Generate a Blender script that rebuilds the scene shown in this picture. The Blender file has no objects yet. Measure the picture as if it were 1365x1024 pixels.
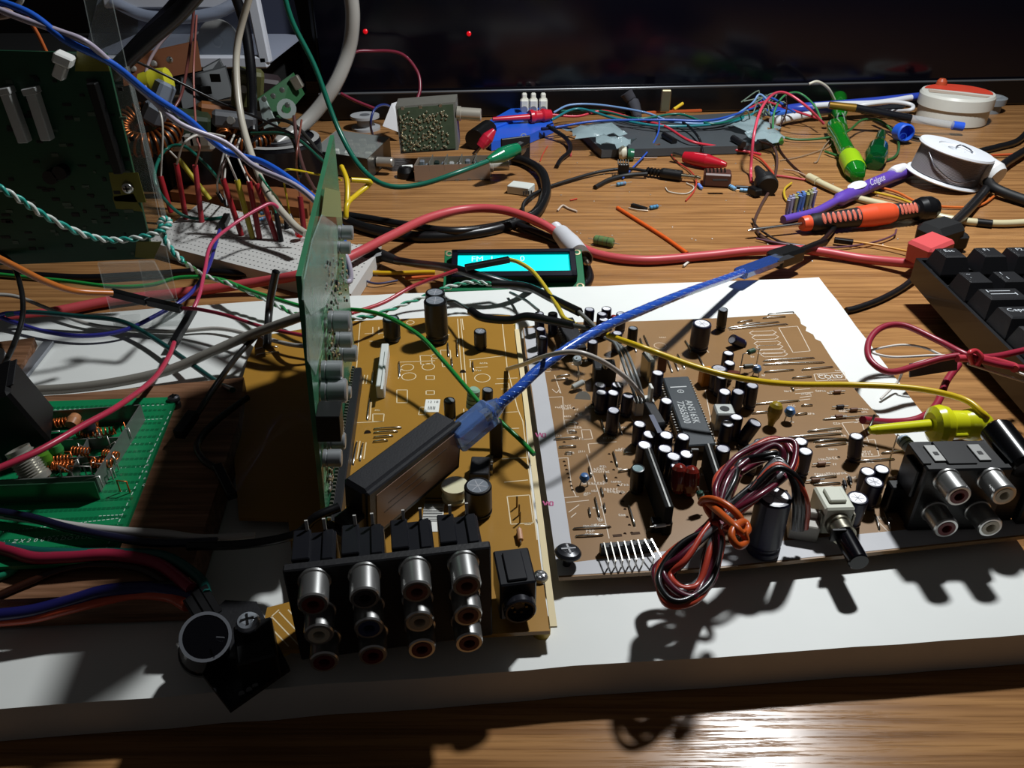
import bpy, math, random
from mathutils import Vector, Matrix, Euler
R = random.Random(7)
S = 0.01                       # everything below is written in centimetres
# ---------------------------------------------------------------- camera, world, light, exposure
FPX, PITCH, CAMH = 1071.0, math.radians(32.5), 22.0
cp, sp = math.cos(PITCH), math.sin(PITCH)
sc = bpy.context.scene
cam = bpy.data.objects.new('camera', bpy.data.cameras.new('camera'))
sc.collection.objects.link(cam); sc.camera = cam
cam.location = (0, 0, CAMH*S); cam.rotation_euler = (math.pi/2-PITCH, 0, 0)
cam.data.sensor_width = 36; cam.data.lens = 36*FPX/1365; cam.data.clip_start = 0.005; cam.data.clip_end = 20
w = bpy.data.worlds.new('world'); sc.world = w; w.use_nodes = True
bg = w.node_tree.nodes['Background']; bg.inputs[0].default_value = (0.9, 0.86, 0.86, 1); bg.inputs[1].default_value = 0.028
LAMP = Vector((26, 53, 60))
ld = bpy.data.lights.new('desk_lamp_light', 'AREA'); ld.shape = 'DISK'; ld.size = 5.5*S; ld.energy = 7.0; ld.color = (0.95, 0.98, 1.0)
lo = bpy.data.objects.new('desk_lamp_light', ld); sc.collection.objects.link(lo); lo.location = LAMP*S
lo.rotation_euler = (Vector((20, 66, 0))-LAMP).to_track_quat('-Z', 'Y').to_euler()
sc.view_settings.view_transform = 'Standard'; sc.view_settings.look = 'None'
sc.view_settings.exposure = 0; sc.view_settings.gamma = 1; sc.view_settings.use_curve_mapping = False

# ---------------------------------------------------------------- helpers
def G(u, v, k=0.0):
    """a picture point at height k (k < 25) or at distance k from the viewer (k >= 25), in cm"""
    x = (u-682.5)/FPX; y = -(v-512)/FPX
    if k >= 25:
        t = k/(cp+y*sp)
    else:
        t = (k-CAMH)/(y*cp-sp)
    return Vector((x*t, t*(cp+y*sp), CAMH+t*(y*cp-sp)))
def GY(u, v, Y): # at distance Y (any)
    x = (u-682.5)/FPX; y = -(v-512)/FPX; t = Y/(cp+y*sp)
    return Vector((x*t, Y, CAMH+t*(y*cp-sp)))
def V3(p): return p if isinstance(p, Vector) else G(*p)
def lin(h):
    h = h.lstrip('#'); r = []
    for i in (0, 2, 4):
        c = int(h[i:i+2], 16)/255; r.append(c/12.92 if c <= .04045 else ((c+.055)/1.055)**2.4)
    return (*r, 1)
MC = {}
def mat(c, rough=.45, metal=0, trans=0, noise=0, scale=300, bump=0, emit=0, alpha=1, coat=0, ior=1.45):
    key = (c, rough, metal, trans, noise, scale, bump, emit, alpha, coat)
    if key in MC: return MC[key]
    m = bpy.data.materials.new('material_%d' % len(MC)); m.use_nodes = True; MC[key] = m
    nt = m.node_tree; b = nt.nodes['Principled BSDF']; L = nt.links.new
    col = lin(c); b.inputs['Base Color'].default_value = col
    b.inputs['Roughness'].default_value = rough; b.inputs['Metallic'].default_value = metal
    b.inputs['Transmission Weight'].default_value = trans; b.inputs['IOR'].default_value = ior
    b.inputs['Coat Weight'].default_value = coat; b.inputs['Alpha'].default_value = alpha
    if emit: b.inputs['Emission Color'].default_value = col; b.inputs['Emission Strength'].default_value = emit
    if noise or bump:
        tc = nt.nodes.new('ShaderNodeTexCoord'); n = nt.nodes.new('ShaderNodeTexNoise'); n.inputs['Scale'].default_value = scale; n.inputs['Detail'].default_value = 4
        L(tc.outputs['Object'], n.inputs['Vector'])
        if noise:
            mx = nt.nodes.new('ShaderNodeMixRGB'); mx.inputs[1].default_value = tuple(x*(1-noise) for x in col[:3])+(1,); mx.inputs[2].default_value = tuple(min(1, x*(1+noise)) for x in col[:3])+(1,)
            L(n.outputs['Fac'], mx.inputs[0]); L(mx.outputs[0], b.inputs['Base Color'])
        if bump:
            bp = nt.nodes.new('ShaderNodeBump'); bp.inputs['Strength'].default_value = bump; bp.inputs['Distance'].default_value = .0005
            L(n.outputs['Fac'], bp.inputs['Height']); L(bp.outputs[0], b.inputs['Normal'])
    return m
def wood(name, cols, sx, sy, rough, bump=.25, rot=0):
    m = bpy.data.materials.new(name); m.use_nodes = True; nt = m.node_tree; b = nt.nodes['Principled BSDF']; L = nt.links.new
    tc = nt.nodes.new('ShaderNodeTexCoord'); mp = nt.nodes.new('ShaderNodeMapping'); mp.inputs['Scale'].default_value = (sx, sy, sy); mp.inputs['Rotation'].default_value = (0, 0, rot)
    L(tc.outputs['Object'], mp.inputs['Vector'])
    n1 = nt.nodes.new('ShaderNodeTexNoise'); n1.inputs['Scale'].default_value = 1; n1.inputs['Detail'].default_value = 6; n1.inputs['Distortion'].default_value = .3
    n2 = nt.nodes.new('ShaderNodeTexNoise'); n2.inputs['Scale'].default_value = 3.1; n2.inputs['Detail'].default_value = 3
    L(mp.outputs[0], n1.inputs['Vector']); L(mp.outputs[0], n2.inputs['Vector'])
    r1 = nt.nodes.new('ShaderNodeValToRGB'); e = r1.color_ramp.elements
    e[0].position = .33; e[0].color = lin(cols[0]); e[1].position = .68; e[1].color = lin(cols[2])
    k = e.new(.5); k.color = lin(cols[1])
    L(n1.outputs['Fac'], r1.inputs[0])
    r2 = nt.nodes.new('ShaderNodeValToRGB'); r2.color_ramp.elements[0].position = .36; r2.color_ramp.elements[1].position = .5
    r2.color_ramp.elements[0].color = (.45, .4, .36, 1)
    L(n2.outputs['Fac'], r2.inputs[0])
    mx = nt.nodes.new('ShaderNodeMixRGB'); mx.blend_type = 'MULTIPLY'; mx.inputs[0].default_value = .4
    L(r1.outputs[0], mx.inputs[1]); L(r2.outputs[0], mx.inputs[2]); L(mx.outputs[0], b.inputs['Base Color'])
    bp = nt.nodes.new('ShaderNodeBump'); bp.inputs['Strength'].default_value = bump; bp.inputs['Distance'].default_value = .0006
    L(r2.outputs[0], bp.inputs['Height']); L(bp.outputs[0], b.inputs['Normal'])
    b.inputs['Roughness'].default_value = rough; b.inputs['Specular IOR Level'].default_value = .22
    return m
ORG = {}
class MB:
    def __init__(s, M=None): s.v, s.f, s.mi, s.sm, s.M = [], [], [], [], M
    def add(s, vs, fs, mi=0, sm=False):
        o = len(s.v)
        for p in vs:
            p = Vector(p); s.v.append(s.M @ p if s.M is not None else p)
        for f in fs:
            s.f.append([i+o for i in f]); s.mi.append(mi); s.sm.append(sm)
        return s
    def box(s, c, sz, b=0, mi=0, rot=None):
        """chamfered box: centre, full sizes, chamfer"""
        h = [x/2 for x in sz]; b = min(b, *[x*.49 for x in h]) if b else 0
        c = Vector(c); rm = None
        if rot is not None: rm = Euler(rot).to_matrix() if not isinstance(rot, Matrix) else rot
        if not b:
            vs = [Vector((x*h[0], y*h[1], z*h[2])) for x in (-1, 1) for y in (-1, 1) for z in (-1, 1)]
            fs = [(0, 1, 3, 2), (4, 6, 7, 5), (0, 4, 5, 1), (2, 3, 7, 6), (0, 2, 6, 4), (1, 5, 7, 3)]
        else:
            vs, ix = [], {}
            for x in (-1, 1):
                for y in (-1, 1):
                    for z in (-1, 1):
                        for a in range(3):
                            p = [x*(h[0]-b), y*(h[1]-b), z*(h[2]-b)]; p[a] = (x, y, z)[a]*h[a]
                            ix[x, y, z, a] = len(vs); vs.append(Vector(p))
            fs = []
            for a in range(3):
                o1, o2 = [i for i in range(3) if i != a]
                for sgn in (-1, 1):
                    q = []
                    for k1, k2 in ((-1, -1), (1, -1), (1, 1), (-1, 1)):
                        t = [0, 0, 0]; t[a] = sgn; t[o1] = k1; t[o2] = k2; q.append(ix[(*t, a)])
                    fs.append(q)
                for k1 in (-1, 1):       # edges along axis a
                    for k2 in (-1, 1):
                        q = []
                        for e, f_ in ((-1, o1), (1, o1), (1, o2), (-1, o2)):
                            t = [0, 0, 0]; t[a] = e; t[o1] = k1; t[o2] = k2; q.append(ix[(*t, f_)])
                        fs.append(q)
            for x in (-1, 1):
                for y in (-1, 1):
                    for z in (-1, 1): fs.append([ix[x, y, z, a] for a in range(3)])
        # orient faces outward
        out = []
        for f in fs:
            n = (vs[f[1]]-vs[f[0]]).cross(vs[f[2]]-vs[f[0]]); ce = sum((vs[i] for i in f), Vector())/len(f)
            out.append(f if n.dot(ce) > 0 else list(reversed(f)))
        if rm is not None: vs = [rm @ p for p in vs]
        return s.add([p+c for p in vs], out, mi)
    def beam(s, p, q, wd, ht, b=0, mi=0, up=(0, 0, 1)):
        p, q = V3(p), V3(q); x = (q-p); L = x.length; x.normalize(); y = Vector(up).cross(x)
        if y.length < 1e-4: y = Vector((0, 1, 0))
        y.normalize(); z = x.cross(y)
        return s.box((p+q)/2, (L, wd, ht), b, mi, Matrix((x, y, z)).transposed())
    def lathe(s, prof, p0=(0, 0, 0), ax=(0, 0, 1), n=20, mi=0, sm=True):
        """prof: list of (radius, height[, material]) ; hard edges where a ring repeats"""
        p0 = Vector(p0); a = Vector(ax).normalized(); x = a.orthogonal().normalized(); y = a.cross(x)
        prev = None; o = []
        for it in prof:
            r, h = it[0], it[1]; m = it[2] if len(it) > 2 else mi
            ring = [p0+a*h] if r <= 1e-6 else [p0+a*h+(x*math.cos(2*math.pi*i/n)+y*math.sin(2*math.pi*i/n))*r for i in range(n)]
            if prev is not None:
                A, B = prev, ring; vs = A+B; la = len(A)
                if la == 1 and len(B) == 1: pass
                elif la == 1: s.add(vs, [(0, 1+(i+1) % n, 1+i) for i in range(n)], m, sm)
                elif len(B) == 1: s.add(vs, [(i, (i+1) % n, n) for i in range(n)], m, sm)
                else: s.add(vs, [(i, (i+1) % n, n+(i+1) % n, n+i) for i in range(n)], m, sm and abs(prof[prof.index(it)-1][1]-h) > 1e-6)
            prev = ring
        return s
    def cyl(s, p, q, r, r2=None, n=16, mi=0, capmi=None, bev=0):
        p, q = V3(p), V3(q); h = (q-p).length; r2 = r if r2 is None else r2; cm = mi if capmi is None else capmi
        pr = [(0, 0, cm), (r, 0, cm), (r2, h, mi), (0, h, cm)] if not bev else [(0, 0, cm), (r-bev, 0, cm), (r, bev, mi), (r2, h-bev, mi), (r2-bev, h, mi), (0, h, cm)]
        return s.lathe(pr, p, q-p, n, mi)
    def tube(s, pts, r, n=7, mi=0):
        pts = [V3(p) for p in pts]; m = len(pts); vs, fs = [], []
        t0 = (pts[1]-pts[0]).normalized(); u = t0.orthogonal().normalized()
        rr = r if isinstance(r, list) else [r]*m
        for i in range(m):
            t = (pts[min(i+1, m-1)]-pts[max(i-1, 0)])
            t = t.normalized() if t.length > 1e-9 else t0
            u = (u-t*u.dot(t)); u = u.normalized() if u.length > 1e-6 else t.orthogonal().normalized()
            w_ = t.cross(u)
            for k in range(n):
                a = 2*math.pi*k/n; vs.append(pts[i]+(u*math.cos(a)+w_*math.sin(a))*rr[i])
        for i in range(m-1):
            for k in range(n): fs.append((i*n+k, i*n+(k+1) % n, (i+1)*n+(k+1) % n, (i+1)*n+k))
        s.add(vs, fs, mi, True); s.add([vs[k] for k in range(n)], [list(range(n))[::-1]], mi); s.add([vs[(m-1)*n+k] for k in range(n)], [list(range(n))], mi)
        return s
    def prism(s, poly, z0, z1, mi=0, side=None):
        n = len(poly); A = sum(poly[i][0]*poly[(i+1) % n][1]-poly[(i+1) % n][0]*poly[i][1] for i in range(n))
        if A < 0: poly = poly[::-1]
        vs = [(x, y, z0) for x, y in poly]+[(x, y, z1) for x, y in poly]
        s.add(vs, [list(range(n))[::-1]], mi); s.add(vs, [list(range(n, 2*n))], mi)
        return s.add(vs, [(i, (i+1) % n, n+(i+1) % n, n+i) for i in range(n)], mi if side is None else side)
    def ribbon(s, pts, wd, mi=0, h=.004):
        """thin printed line lying on a surface"""
        for a, b in zip(pts[:-1], pts[1:]):
            d = (b-a)
            if d.length < 1e-5: continue
            d.normalize(); nn = Vector((0, 0, 1)).cross(d)
            if nn.length < .3: nn = Vector((0, 1, 0)).cross(d)
            nn = nn.normalized()*wd/2; up = Vector((0, 0, h))
            s.add([a-nn+up, b-nn+up, b+nn+up, a+nn+up], [(0, 1, 2, 3)], mi)
        return s
    def build(s, name, mats, parent=None, org=None, label=None):
        if not isinstance(mats, (list, tuple)): mats = [mats]
        me = bpy.data.meshes.new(name)
        if org is None:
            if parent is not None: org = ORG[parent]
            else:
                xs = [p.x for p in s.v]; ys = [p.y for p in s.v]
                org = Vector(((min(xs)+max(xs))/2, (min(ys)+max(ys))/2, min(p.z for p in s.v)))
        me.from_pydata([tuple((p-org)*S) for p in s.v], [], s.f)
        for m in mats: me.materials.append(mat(m) if isinstance(m, str) else m)
        me.polygons.foreach_set('material_index', s.mi); me.polygons.foreach_set('use_smooth', s.sm); me.update()
        o = bpy.data.objects.new(name, me); sc.collection.objects.link(o); ORG[o] = org.copy()
        if parent is not None: o.parent = parent; o.location = (org-ORG[parent])*S
        else: o.location = org*S
        if label: o['label'] = label
        return o
def tag(o, label, cat, group=None, kind=None):
    if label: o['label'] = label
    if cat: o['category'] = cat
    if group: o['group'] = group
    if kind: o['kind'] = kind
    return o
def T(name, label, cat, loc, group=None):
    o = bpy.data.objects.new(name, None); o.empty_display_size = .01; sc.collection.objects.link(o)
    loc = V3(loc); o.location = loc*S; ORG[o] = loc.copy(); return tag(o, label, cat, group)
PROTO = {}
def inst(key, make, parent, M):
    """a part built once at the origin by make() and then copied (with its sub-parts) to M"""
    if key not in PROTO: o = make(); PROTO[key] = (o, list(o.children))
    else:
        src, kids = PROTO[key]; o = src.copy(); sc.collection.objects.link(o)
        for ch in kids:
            c = ch.copy(); c.parent = o; sc.collection.objects.link(c)
    o.parent = parent; M = M.copy(); M.translation = (M.translation-ORG[parent])*S
    o.matrix_parent_inverse = Matrix(); o.matrix_basis = M
    return o
def Zrot(p, a=0, tx=0, ty=0): return Matrix.Translation(p) @ Euler((tx, ty, a)).to_matrix().to_4x4()
def spline(pts, k=7):
    P = [V3(p) for p in pts]
    if len(P) < 3: return P
    P = [P[0]*2-P[1]]+P+[P[-1]*2-P[-2]]; out = []
    for i in range(1, len(P)-2):
        a, b, c, d = P[i-1:i+3]
        for j in range(k):
            t = j/k; out.append(.5*((2*b)+(c-a)*t+(2*a-5*b+4*c-d)*t*t+(3*b-a-3*c+d)*t**3))
    out.append(P[-2]); return out
def wm(c): return mat(c, .32)
def W(name, label, pts, r, c, cons=(), cat='wire', group=None, k=7, tips=()):
    """a wire through picture points; cons = black plug housings (p, q[, width]); tips = bare metal ends"""
    o = MB().tube(spline(pts, k), r).build(name, wm(c) if isinstance(c, str) else c); tag(o, label, cat, group)
    for q in cons:
        wd = q[2] if len(q) > 2 else .26
        MB().beam(q[0], q[1], wd, wd, .03).build('plug_housing', mat('#0b0b0d', .4), o)
    for q in tips: MB().tube([V3(q[0]), V3(q[1])], .035).build('bare_tip', MET, o)
    return o
def twist(name, label, pts, r, cols, turns, cat='wire', group=None):
    ax = spline(pts, 14); n = len(ax); root = T(name, label, cat, ax[0], group)
    for s_, c in enumerate(cols):
        P = []
        for i, p in enumerate(ax):
            t = (ax[min(i+1, n-1)]-ax[max(i-1, 0)]).normalized(); x = t.cross(Vector((0, 0, 1)))
            x = x.normalized() if x.length > 1e-3 else Vector((1, 0, 0)); y = t.cross(x); a = 2*math.pi*turns*i/n+s_*math.pi
            P.append(p+(x*math.cos(a)+y*math.sin(a))*r)
        MB().tube(P, r, 6).build('strand', wm(c), root)
    return root
def text(name, s_, size, p, m, parent, xd=(1, 0, 0), yd=(0, 1, 0), align='CENTER', label=None):
    cu = bpy.data.curves.new(name, 'FONT'); cu.body = s_; cu.size = size*S; cu.align_x = align; cu.align_y = 'CENTER'; cu.materials.append(m)
    to = bpy.data.objects.new(name, cu); me = bpy.data.meshes.new_from_object(to); bpy.data.objects.remove(to)
    if not me.materials: me.materials.append(m)
    o = bpy.data.objects.new(name, me); sc.collection.objects.link(o); o.parent = parent
    xd = Vector(xd).normalized(); yd = Vector(yd); yd = (yd-xd*yd.dot(xd)).normalized(); zd = xd.cross(yd)
    M = Matrix((xd, yd, zd)).transposed().to_4x4(); M.translation = (V3(p)-ORG[parent])*S; o.matrix_basis = M
    ORG[o] = V3(p)
    return o
def hit(u, v, p0, n):
    """where the sight line of a picture point meets a plane"""
    d = G(u, v, 0)-Vector((0, 0, CAMH)); c0 = Vector((0, 0, CAMH)); return c0+d*((p0-c0).dot(n)/d.dot(n))
MET = mat('#bdbab3', .3, .75); TIN = mat('#7c7a72', .38, .5, noise=.12, scale=120); STEEL = mat('#c9c7c2', .22, 1); COPPER = mat('#c0642f', .3, .7)
BLK = mat('#060607', .42); BLK2 = mat('#131316', .5, bump=.15, scale=900); RUB = mat('#0d0d0e', .55); WHT = mat('#d9d9d4', .4); DKB = mat('#15153a', .3)
SILK = mat('#d8c7a4', .6); SILKW = mat('#d9d5cc', .6)
# ---------------------------------------------------------------- the setting
OAK = wood('oak_veneer', ('#7c5633', '#916840', '#a5794b'), 10, 330, .22, .22)
LAM = wood('brown_laminate', ('#5d412d', '#7a573f', '#8f6b53'), 16, 330, .5, .15, 1.45)
PANEL = mat('#d6d8d4', .5, noise=.035, scale=60, bump=.04)
def struct(o): o['kind'] = 'structure'; return o
struct(MB().box((0, 60, -76), (700, 460, 2)).build('floor', mat('#2a211b', .6)))
struct(MB().box((0, 150, 70), (700, 4, 290)).build('wall_back', mat('#3a3632', .8, noise=.1, scale=20)))
dk = T('desk', 'wooden desk with a varnished oak veneer top carrying the whole clutter', 'desk', Vector((10, 55, -75)))
MB().box((10, 58.5, -1.3), (190, 93, 2.6), .25).build('desk_top', OAK, dk)
for x in (-80, 100):
    MB().box((x, 58, -38.8), (2.5, 84, 72.4), .2).build('side_panel', OAK, dk)
MB().box((10, 98, -25), (177, 1.8, 40)).build('modesty_panel', OAK, dk)
# monitor
mo = T('monitor', 'wide black glossy monitor standing along the back of the desk', 'monitor', Vector((18, 96, 0)))
tA, tB = G(450, 122, 2.75), G(1000, 108, 2.75); a = math.atan2(tB.y-tA.y, tB.x-tA.x)*.8; Mm = Zrot(Vector((tA.x+20, tA.y+1.6, 0)), a)
MB(Mm).box((28, 1.6, 24), (100, 2.6, 46), .3).build('back_shell', mat('#060607', .4), mo)
MB(Mm).box((28, 0, 23.4), (99, .5, 41.4), .1).build('screen', mat('#04040b', .13), mo)
MB(Mm).box((28, -.35, 1.42), (100, 1.1, 2.75), .2).build('bezel', mat('#060608', .28), mo)
MB(Mm).cyl(Vector((-21.9, -.78, 2.72)), Vector((77.9, -.78, 2.72)), .13, n=8).build('trim_strip', mat('#6b6d70', .3, .6), mo)
MB(Mm).box((28, 9, 1.0), (38, 14, 1.9), .3).build('stand', BLK, mo)
for (u, v) in ((487, 42), (625, 45)):  # added glowing dots in place of red LEDs reflected in the screen
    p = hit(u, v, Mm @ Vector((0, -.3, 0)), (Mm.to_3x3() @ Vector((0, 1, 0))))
    MB().lathe([(0, -.12), (.24, -.08), (.24, .05), (.14, .12), (0, .15)], p, (0, -1, 0), 12).build('reflected_led_dot', mat('#d00c18', .3, emit=.45), mo, label='round red glowing dot standing in for an LED reflected in the screen')
# white panel
pc = [G(-150, 956, 1.5), G(700, 893, 1.5), G(1440, 842, 1.5), G(1290, 628, 1.5), G(1092, 370, 1.5), G(700, 385, 1.5), G(400, 397, 1.5), G(-200, 442, 1.5)]
jag = []
for i in range(len(pc)):
    p, q = pc[i], pc[(i+1) % len(pc)]
    for j in range(12):
        t = j/12; jag.append((p.x+(q.x-p.x)*t+R.uniform(-.04, .04), p.y+(q.y-p.y)*t+R.uniform(-.04, .04)))
pn = MB().prism(jag, 0.02, 1.5, 0, 1).build('board_panel', [PANEL, mat('#c9c6c0', .6, noise=.06, scale=90)])
tag(pn, 'white laminated chipboard panel lying on the desk under the circuit boards', 'panel')

# ---------------------------------------------------------------- capacitor prototypes
def cap_proto(r, h, kind):
    body, stripe, top = {'b': ('#0e0e2a', '#2c2c48', '#bfc0c8'), 'k': ('#050507', '#1b1b20', '#7f858c'), 'g': ('#0d1214', '#2c353a', '#6f8588'), 'w': ('#0e0e2a', '#2c2c48', '#eeeef2')}[kind]
    def make():
        n = 20; m = MB(); gap = .06 if h > .6 else .03
        m.lathe([(0, gap), (r*.9, gap), (r, gap+.08), (r, gap+h*.1), (r*.93, gap+h*.13), (r*.93, gap+h*.16), (r, gap+h*.2), (r, h-.07), (r*.93, h-.01), (r*.78, h)], n=n)
        # paler polarity stripe
        vs = []
        for k in range(4):
            an = 2.3+k*.22
            vs += [(math.cos(an)*(r+.004), math.sin(an)*(r+.004), gap+h*.22), (math.cos(an)*(r+.004), math.sin(an)*(r+.004), h-.08)]
        m.add(vs, [(2*k, 2*k+2, 2*k+3, 2*k+1) for k in range(3)], 1, True)
        for x in (-r*.45, r*.45): m.cyl(Vector((x, 0, -.02)), Vector((x, 0, gap+.02)), .03, n=6, mi=2)
        o = m.build('capacitor', [mat(body, .36), mat(stripe, .4), MET], org=Vector((0, 0, 0)))
        t = MB().lathe([(r*.8, h-.015), (r*.74, h-.02), (0, h-.025)][::-1], n=n, sm=False)
        for an in ((.4, 2.5, 4.6) if r > .3 else ()):
            d = Vector((math.cos(an), math.sin(an), 0)); t.ribbon([d*-r*.62+Vector((0, 0, h-.02)), d*r*.62+Vector((0, 0, h-.02))], .028, 1)
        t.build('capacitor_top', [mat(top, .35, .25), mat('#a9aab0', .5)], o, org=Vector((0, 0, 0)))
        return o
    return make
def caps(board, zb, rows):
    for r in rows:
        u, v, kind, rad, h = r[:5]; tx, ty = r[5:7] if len(r) > 5 else (R.uniform(-.05, .05), R.uniform(-.05, .05))
        top = G(u, v, zb+h*math.cos(tx)*math.cos(ty)); rot = Euler((tx, ty, R.uniform(0, 6))) if not (abs(tx) > .2 or abs(ty) > .2) else Euler((tx, ty, 0))
        M3 = rot.to_matrix(); base = top-M3 @ Vector((0, 0, h)); M = M3.to_4x4(); M.translation = base
        inst(('cap', rad, h, kind), cap_proto(rad, h, kind), board, M)
def jumpers(board, zb, segs):
    def mk():
        return MB().tube([(-.5, 0, -.02), (-.47, 0, .05), (-.2, 0, .075), (.2, 0, .075), (.47, 0, .05), (.5, 0, -.02)] and [Vector(p) for p in ((-.5, 0, -.02), (-.47, 0, .05), (-.2, 0, .07), (.2, 0, .07), (.47, 0, .05), (.5, 0, -.02))], .036, 6).build('jumper_wire', STEEL, org=Vector((0, 0, 0)))
    for (a, b, c, d) in segs:
        p, q = G(a, b, zb), G(c, d, zb); L = (q-p).length
        M = Matrix.Translation((p+q)/2) @ Matrix.Rotation(math.atan2(q.y-p.y, q.x-p.x), 4, 'Z') @ Matrix.Diagonal((L, 1, 1, 1))
        inst('jumper', mk, board, M)
def silk(board, zb, lines, wd=.035, m=SILK, circles=(), name='printed_lines', extra=()):
    b = MB()
    for ln in lines:
        b.ribbon([G(ln[i], ln[i+1], zb) for i in range(0, len(ln), 2)], wd)
    for (u, v, r) in circles:
        c = G(u, v, zb); b.ribbon([c+Vector((math.cos(t*.3927)*r, math.sin(t*.3927)*r, 0)) for t in range(17)], wd)
    for (u, v, n, s_) in extra:      # tiny component designators too small to read
        c = G(u, v, zb)
        for i in range(n):
            x = c.x+i*s_*.8
            b.ribbon([Vector((x, c.y, zb)), Vector((x, c.y+s_, zb)), Vector((x+s_*.5, c.y+s_*R.choice((0, .5, 1)), zb))], .03)
            if R.random() < .6: b.ribbon([Vector((x, c.y+s_*.5, zb)), Vector((x+s_*.5, c.y, zb))], .03)
    o = b.build(name, m, board); o['kind'] = 'stuff'; return o
def poly(px, z): return [(p.x, p.y) for p in (G(px[i], px[i+1], z) for i in range(0, len(px), 2))]

# ---------------------------------------------------------------- circuit board A (the yellow one)
ZA = 2.2
PHEN = mat('#9a712c', .32, noise=.1, scale=45, coat=.15); PHENB = mat('#86653f', .36, noise=.12, scale=55, coat=.1)
A = T('receiver_board', 'amber circuit board at centre with upright green board and twelve phono jacks on its front', 'circuit board', Vector((-4.5, 25, ZA-.16)))
MB().prism(poly([733, 841, 722, 760, 707, 640, 697, 520, 689, 445, 680, 420, 645, 420, 470, 428, 345, 448, 330, 480, 308, 560, 318, 690, 384, 692, 396, 800, 356, 810, 343, 868, 410, 866, 640, 846], ZA), ZA-.16, ZA).build('board', PHEN, A)
for q in ((722, 828), (375, 850), (680, 430), (345, 470), (490, 600)):
    p = G(*q, ZA-.16); MB().cyl(Vector((p.x, p.y, 1.5)), p, .3, n=12).build('standoff', mat('#b99a3a', .5), A)
# right edge: pale strip of bare paper laminate
MB().beam((689, 440, ZA+.03), (738, 836, ZA+.03), .22, .07).build('edge_strip', mat('#d5c49a', .6), A)
caps(A, ZA, [(580, 400, 'k', .56, 2.3, 0, 0), (521, 424, 'g', .42, 1.25, 0, .03), (640, 441, 'k', .31, 1.05), (599, 533, 'k', .25, 1.0), (650, 519, 'k', .24, 1.0), (637, 647, 'k', .5, 1.35, .0, .02), (580, 389, 'k', .5, 1.9)])
silk(A, ZA, [
 [610, 425, 614, 480, 618, 515], [614, 425, 619, 480, 622, 520], [618, 545, 622, 600], [480, 430, 470, 560, 455, 600, 450, 690], [468, 564, 510, 562],
 [669, 424, 676, 490, 690, 545, 697, 562, 716, 720], [532, 483, 580, 481], [560, 474, 575, 474, 576, 485, 561, 486, 560, 474], [587, 467, 600, 467, 602, 488, 590, 489, 587, 467],
 [529, 520, 543, 520, 543, 537, 529, 537, 529, 520], [497, 552, 512, 552, 511, 562, 497, 562, 497, 552], [568, 501, 579, 501, 579, 506, 568, 506, 568, 501], [568, 521, 579, 521, 579, 526, 568, 526, 568, 521],
 [560, 543, 567, 543, 567, 553, 558, 553, 560, 543], [676, 662, 706, 660, 711, 697, 681, 699, 676, 662], [672, 643, 704, 640], [669, 612, 702, 610], [640, 552, 690, 549], [640, 573, 692, 571],
 [662, 505, 690, 504], [660, 512, 678, 511, 679, 518, 668, 519], [625, 480, 675, 474], [618, 440, 616, 425], [497, 436, 497, 446], [505, 436, 505, 446], [512, 438, 512, 450], [486, 445, 514, 444], [492, 455, 518, 455],
 [486, 500, 484, 512], [490, 500, 488, 512], [492, 535, 489, 560], [495, 535, 493, 560], [476, 588, 472, 612], [480, 588, 476, 612], [484, 590, 481, 612], [488, 590, 485, 612],
 [535, 490, 531, 505], [627, 481, 627, 490], [634, 490, 650, 489], [690, 740, 700, 790], [358, 852, 362, 822, 372, 813], [362, 822, 400, 862], [372, 816, 404, 850], [384, 813, 404, 835], [362, 838, 385, 862]], .04, SILK,
 [(543, 490, .3), (571, 489, .3), (545, 502, .33), (643, 504, .36), (580, 475, .2), (547, 430, .2)], extra=[(590, 447, 4, .12), (640, 485, 4, .12), (632, 495, 4, .12), (500, 548, 3, .1), (655, 600, 3, .12), (700, 700, 3, .12), (664, 545, 3, .12), (560, 455, 3, .1)])
jumpers(A, ZA, [(498, 573, 535, 571), (498, 578, 530, 576), (498, 584, 524, 582), (497, 590, 517, 588), (609, 454, 610, 476), (597, 458, 598, 476), (602, 478, 603, 490), (532, 483, 533, 503), (498, 495, 496, 512), (493, 532, 490, 560), (476, 590, 471, 620), (484, 592, 480, 615), (630, 483, 631, 496), (341, 466, 370, 463), (342, 474, 372, 470)])
# white strip connector
st = MB(); st.beam((507, 523, ZA+.35), (514, 466, ZA+.35), .36, .7, .04); st.beam((509, 520, ZA+.72), (515, 468, ZA+.72), .1, .1)
st.build('strip_connector', mat('#c6c8c4', .4), A)
def trpin(): return MB().cyl(Vector((0, 0, 0)), Vector((0, 0, .5)), .035, n=6).build('header_pin', mat('#6b5a3a', .3, 1), org=Vector())
for q in ((689, 676), (692, 687), (693, 697)): inst('trpin', trpin, A, Zrot(G(*q, ZA)))
# diode lying near the phono jacks
d = MB(); d.cyl((692, 706, ZA+.2), (694, 720, ZA+.15), .1, n=10); d.tube([G(692, 703, ZA), G(692, 705, ZA+.2), G(694, 723, ZA+.15), G(694, 726, ZA)], .03, 6, 1); d.build('diode', [mat('#b98a6a', .4), MET], A)
# green banded power resistor
r_ = MB(); r_.cyl((629, 545, ZA+.2), (632, 518, ZA+1.2), .27, n=16, bev=.08); r_.build('power_resistor', mat('#7fa08a', .5), A)
b_ = MB()
for t in (.3, .5, .7): 
    p = G(629, 545, ZA+.2).lerp(G(632, 518, ZA+1.2), t); q = G(629, 545, ZA+.2).lerp(G(632, 518, ZA+1.2), t+.04); b_.cyl(p, q, .278, n=16)
b_.build('colour_band', mat('#1c3a2c', .5), A)
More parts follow.
